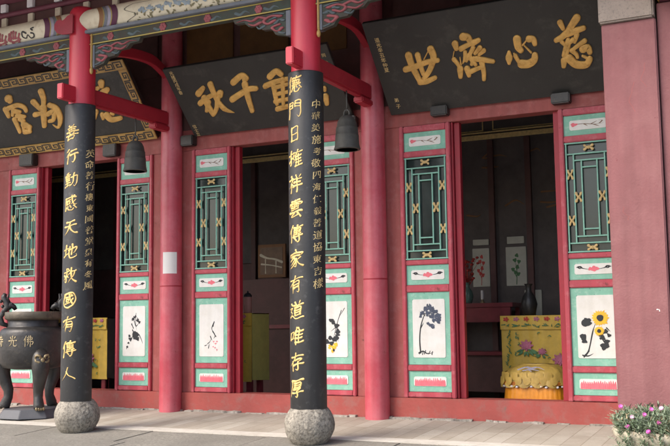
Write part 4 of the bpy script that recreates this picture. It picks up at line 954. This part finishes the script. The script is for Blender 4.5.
for j, (z_, r_) in enumerate(((.30, .318), (.335, .322))):
    for i in range(n): 
        a = 2 * PI * i / n; q = sq(r_, a) ; g.v.append((q * math.cos(a), q * math.sin(a) * .8, z_))
g.f = [[i, (i + 1) % n, n + (i + 1) % n, n + i] for i in range(n)]; g.mi = [0] * n; g.sm = [True] * n
g.build('brown_band', 'rustcloth', kn)
g = MB()
for L_ in range(2):
    for i in range(26):
        a = 2 * PI * (i + L_ * .5) / 26; q = sq(.326 - L_ * .016, a); z_ = .30 + L_ * .045
        def fp(x, y, h): return ((q + h + .006 * y / .06) * math.cos(a + x / q), (q + h + .006 * y / .06) * math.sin(a + x / q) * .8, z_ + .055 - y)
        vs = [fp(x, y, .006 * (1 - (x / .06) ** 2)) for x, y in ((-.034, -.02), (0, -.025), (.034, -.02), (.040, .02), (.026, .042), (0, .056), (-.026, .042), (-.040, .02))]
        g.add(vs + [fp(0, .02, .010)], [(k, (k + 1) % 8, 8) for k in range(8)], 0, True)
g.build('petal_trim', 'tancloth', kn)
g = MB(); f = lambda x, y, h: (x * .8, -.245 + y * .55, .457 + y * .42 + h)
strokes(g, ".011|-.15,-.02 -.07,.03 .0,.0 .08,.03 .16,-.02>/.010|-.09,-.04 .0,-.015 .10,-.04>/.009|-.05,.04 .0,.02 .06,.045>/.006|-.02,-.03 .02,-.06>", f, 1, .004).build('crane_embroidery', 'lilac', kn)
# rear screen with pale flower panels
sc_ = thing('rear_screen', (0, 2.6, 0), 'dark screen wall with pale painted flower panels deep inside the hall', 'screen')
i3 = Matrix.Translation((0, -2.6, 0))
def ps(mb, nm, m, par=sc_, bev=0):
    o = mb.build(nm, m, par, bev)
    if par is sc_: o.matrix_parent_inverse = i3
    return o
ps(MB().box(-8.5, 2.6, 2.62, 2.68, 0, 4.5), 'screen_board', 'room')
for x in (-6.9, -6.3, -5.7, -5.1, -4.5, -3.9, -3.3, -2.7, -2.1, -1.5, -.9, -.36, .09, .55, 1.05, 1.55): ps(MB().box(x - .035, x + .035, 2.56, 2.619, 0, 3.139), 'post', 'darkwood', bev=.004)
ps(MB().box(-8.5, 2.6, 2.54, 2.559, 3.14, 3.20), 'rail', 'goldpale', bev=.003); ps(MB().box(-8.5, 2.6, 2.54, 2.559, 3.22, 3.235), 'rail', 'goldpale')
for k_ in range(9): ps(MB().box(-6.85 + k_ * .6, -6.35 + k_ * .6, 2.60, 2.618, .95, 1.0 + .75), 'lower_panel', 'darkwood', bev=.01)
g = MB()
for (a, b) in ((-.55, .0), (.12, 1.4)):
    for (c, d, e, f_) in ((a, b, 3.26, 3.272), (a, b, 3.55, 3.562), (a, a + .012, 3.2725, 3.5495), (b - .012, b, 3.2725, 3.5495)): g.box(c, d, 2.605, 2.619, e, f_)
ps(g, 'gold_lining', 'goldpale')
for (a, b, c, d, lab) in ((-.18, .035, 1.33, 1.80, 0), (.24, .49, 1.33, 1.80, 1), (.455, .66, .97, 1.275, 2), (-.17, .03, 1.84, 1.91, 3), (.26, .47, 1.84, 1.925, 3)):
    p = ps(MB().box(a, b, 2.60, 2.618, c, d), 'pale_panel', 'dim', bev=.003)
    if lab < 2:
        f = flat_map(a, d, (b - a) / 100, (d - c) / 100, 2.599)
        g = strokes(MB(), "2|50,95 52,60 44,36>/2|52,60 64,40>/2|50,76 36,60>", f, 2, .002); [blob(g, f, x, y, 9, 5, .002, k) for k, (x, y) in enumerate(((44, 34), (64, 38), (34, 58), (56, 52), (46, 66), (60, 70), (54, 22)))]
        ps(g, 'painted_flower', ('embred', 'leafgreen')[lab], p)
g = MB(); rnd = random.Random(2)
for k in range(18):
    x = rnd.uniform(-.3, 1.4); z_ = rnd.uniform(2.2, 3.0)
    strokes(g, ".012|%f,%f %f,%f %f,%f>" % (x, z_, x + rnd.uniform(.05, .2), z_ + rnd.uniform(-.06, .06), x + rnd.uniform(.1, .3), z_), lambda X, Y_, h: (X, 2.618 - h, Y_), 1, .006)
ps(g, 'carved_scrollwork', 'brownband')
# offering table in front of the screen
ot = thing('offering_table', (-.05, 2.2, 0), 'dark red lacquered offering table with low shelf, left of the peony cloth', 'table'); i4 = Matrix.Translation((.05, -2.2, 0))
for nm, m, bxs in (('table_top', 'altarred', [(-.62, .47, 2.0, 2.45, 1.07, 1.12)]), ('apron', 'altarred', [(-.58, .43, 2.02, 2.05, .90, 1.069)]), ('shelf', 'altarred', [(-.56, .41, 2.03, 2.42, .52, .56)]), ('cabinet', 'darkwood', [(-.56, .41, 2.08, 2.42, .10, .519)])):
    g = MB(); [g.box(*b) for b in bxs]; o = g.build(nm, m, ot, .004); o.matrix_parent_inverse = i4
for x in (-.60, .39):
    for y in (2.01, 2.39): o = MB().box(x, x + .05, y, y + .05, -.01, 1.068).build('leg', 'altarred', ot, .004); o.matrix_parent_inverse = i4
def vase(x, y, z, sc, m, label, fl=None):
    t = thing('vase', (x, y, z), label, 'vase')
    MB().lathe([(0, 0), (.035 * sc, 0), (.05 * sc, .02 * sc), (.065 * sc, .09 * sc), (.05 * sc, .15 * sc), (.022 * sc, .19 * sc), (.022 * sc, .23 * sc), (.035 * sc, .25 * sc)], (0, 0), 24).build('body', m, t)
    if fl:
        g = MB(); rnd = random.Random(int(x * 100))
        for k in range(26):
            a = rnd.uniform(0, 6.28); h = rnd.uniform(.28, .55) * sc; q = rnd.uniform(.02, .13) * sc
            g.tube([(0, 0, .24 * sc), (q * .5 * math.cos(a), q * .5 * math.sin(a), h * .8), (q * math.cos(a), q * math.sin(a), h)], [.003, .003, .002], 5)
            g.ball((q * math.cos(a), q * math.sin(a), h), (.022 * sc, .022 * sc, .015 * sc), 6, 4)
        g.build('flowers', fl, t)
vase(-.12, 2.2, 1.12, 1.0, 'ceramic', 'celadon vase with red flowers on the red offering table', 'embred')
vase(.40, 1.75, .963 - .0, 1.35, 'bronze', 'dark slender vase in front of the pale panel, beyond the peony cloth')
vase(-.36, 2.2, 1.12, .6, 'brass', 'small brass vase at the left end of the red offering table')
bpy.data.objects['vase.001'].location = (.83, 1.35, .963)
t = thing('candle', (.07, 2.15, 1.12), 'pale candle on the red offering table beside the celadon vase', 'candle')
MB().lathe([(.028, 0), (.028, .015), (.010, .03), (.012, .045)], (0, 0), 16).build('holder', 'brass', t); MB().lathe([(.017, .045), (.016, .15), (0, .152)], (0, 0), 16).build('wax', 'paper', t)
t = thing('offering_jar', (-2.30, .78, 1.035), 'pale rose offering jar with a dark lid on the olive sided altar table', 'jar')
MB().lathe([(.0, 0), (.042, 0), (.046, .02), (.046, .17), (.040, .19)], (0, 0), 24).build('body', 'stick', t); MB().lathe([(.048, .19), (.048, .205), (.03, .23), (.008, .235), (.012, .25), (0, .262)], (0, 0), 24).build('lid', 'ink', t)
t = thing('house_reflection', (-3.02, 2.25, 1.56), 'faint house reflection built as a small brown framed panel in the middle doorway', 'reflection')  # reflection of a house outside, modelled as a framed panel
MB().box(-.02, .40, 0, .03, -.04, .40).build('frame', 'brownband', t, .004); ps_ = MB().box(.02, .36, -.006, -.001, .0, .36).build('reflection_sheet', 'sepia', t)
strokes(MB(), ".016|.03,.26 .12,.22 .24,.20 .35,.16/.010|.04,.14 .20,.12 .34,.09/.008|.10,.20 .10,.02/.008|.26,.17 .26,.02", lambda x, y, h: (x, -.0065 - h, y), 1, .002).build('reflected_house', 'cream', ps_)
t = thing('doorway_cabinet', (-3.0, 2.30, 0), 'dark wooden cabinet below the house reflection behind the middle doorway', 'cabinet')
MB().box(-.55, 1.5, -.2, .2, 0, 1.495).build('cabinet_body', 'darkwood', t, .01); MB().box(-.57, 1.52, -.23, -.201, .85, .9).build('cabinet_rail', 'altarred', t, .004)

# ------------------------------------------------------------------ planter with pinks
pz = fz(-1.95); pl = thing('planter', (2.60, -1.95, pz), 'rough pale stone planter at the foot of the dusty rose pier', 'planter')
g = MB(); n = 64
def rim(a, z): return 1 + .035 * noise.noise(Vector((math.cos(a) * 2.2, math.sin(a) * 2.2, z * 6))) + .012 * math.sin(a * 14)
g.lathe([(.27, 0), (.31, .05), (.335, .14), (.35, .22), (.372, .25), (.378, .275), (.365, .295), (.335, .295), (.325, .26), (.32, .22)], (0, 0), n, fz=rim); g.build('pot', 'planter', pl)
MB().lathe([(0, .245), (.2, .25), (.318, .23)], (0, 0), 32).build('soil', 'soil', pl)
pt_ = thing('flowering_plant', (2.60, -1.95, pz + .26), 'grey green plant with small magenta flowers growing in the stone planter', 'plant')
rnd = random.Random(21); g = MB(); g2 = MB()
def blade(mb, p, d, L_, w_, bend):
    side = d.cross(Vector((0, 0, 1))).normalized() if abs(d.z) < .98 else Vector((1, 0, 0)); vs = []
    for i in range(4):
        s = i / 3; q = p + d * L_ * s + Vector((d.x, d.y, -.6)) * bend * s * s * L_; ww = w_ * (1 - s ** 1.6) + .0006
        vs += [q - side * ww, q + side * ww + Vector((0, 0, .002))]
    mb.add(vs, [(2 * i, 2 * i + 1, 2 * i + 3, 2 * i + 2) for i in range(3)])
for k in range(1500):
    a = rnd.uniform(0, 2 * PI); q = .335 * math.sqrt(rnd.random())
    over = (k % 5 < 2 and math.sin(a) < .1 and math.cos(a) > -.80)
    if over: q = rnd.uniform(.33, .385)
    base = Vector((q * math.cos(a), q * math.sin(a), rnd.uniform(-.17, .05) if over else rnd.uniform(0, .04)))
    lean = rnd.uniform(.1, .8) * (.4 + q * 2); d0 = Vector((math.cos(a + rnd.uniform(-.9, .9)) * lean, math.sin(a + rnd.uniform(-.9, .9)) * lean, 1)).normalized()
    H_ = rnd.uniform(.06, .15) * (1.1 - q)
    for j in range(7):
        p = base + d0 * H_ * (.25 + .75 * j / 6); b_ = rnd.uniform(0, 6.28); d = (d0 + Vector((math.cos(b_), math.sin(b_), rnd.uniform(-.1, .7))) * 1.1).normalized()
        blade(g if rnd.random() < .92 else g2, p, d, rnd.uniform(.022, .05), rnd.uniform(.0024, .0052), rnd.uniform(0, .5))
g.build('foliage', 'foliage', pt_); g2.build('dry_leaves', 'dryleaf', pt_)
FL = [(-.300, -.10, .175, 1), (-.10, -.14, .165, 1), (-.045, -.10, .17, 0), (.10, -.05, .16, 1), (-.03, -.33, .10, 1), (-.225, -.33, .07, 1), (-.21, -.22, .12, 0), (-.09, -.39, .05, 1), (-.13, -.25, .14, 1), (.16, -.2, .09, 1), (.0, .15, .15, 1), (.22, .05, .14, 1), (-.15, .2, .13, 0)]
for (x, y, z_, mg) in FL:
    g = MB(); c0 = Vector((x, y, z_)); n0 = Vector((rnd.uniform(-.3, .3), -.8, .6)).normalized(); u_ = n0.orthogonal().normalized(); w_ = n0.cross(u_)
    for ring in range(2):
        for q in range(6):
            a = q * PI / 3 + ring * .5; r_ = .0145 * (1 - .25 * ring); e = c0 + (u_ * math.cos(a) + w_ * math.sin(a)) * r_ + n0 * .005 * ring
            s_ = (w_ * math.cos(a) - u_ * math.sin(a)) * .0085
            m_ = c0 + (e - c0) * .6
            g.add([c0 + n0 * .001 * ring, m_ - s_, e - s_ * .6 + n0 * .003, e + s_ * .6 + n0 * .003, m_ + s_], [(0, 1, 2, 3, 4)])
    g.tube([c0, c0 + Vector((0, .01, -z_ * .5)), Vector((x * .9, y * .9, 0))], .0016, 5, 1)
    g.build('flower', ['petal' if mg else 'petalpale', 'foliage'], pt_)
for (x, y, z_, sx, lab) in ((2.385, -2.10, .255, .040, 'long white pebble lying at the left of the planter soil'), (2.47, -2.02, .30, .02, 'small round white pebble among the planter leaves')):
    g = MB(); g.ball((0, 0, 0), (sx, sx * .5, sx * .38)); o = g.build('pebble', 'pebble', None, loc=(x, y, pz + z_)); tag(o, lab, 'pebble')

for o in list(bpy.data.objects):        # keep the hierarchy tidy: nothing else to do
    pass
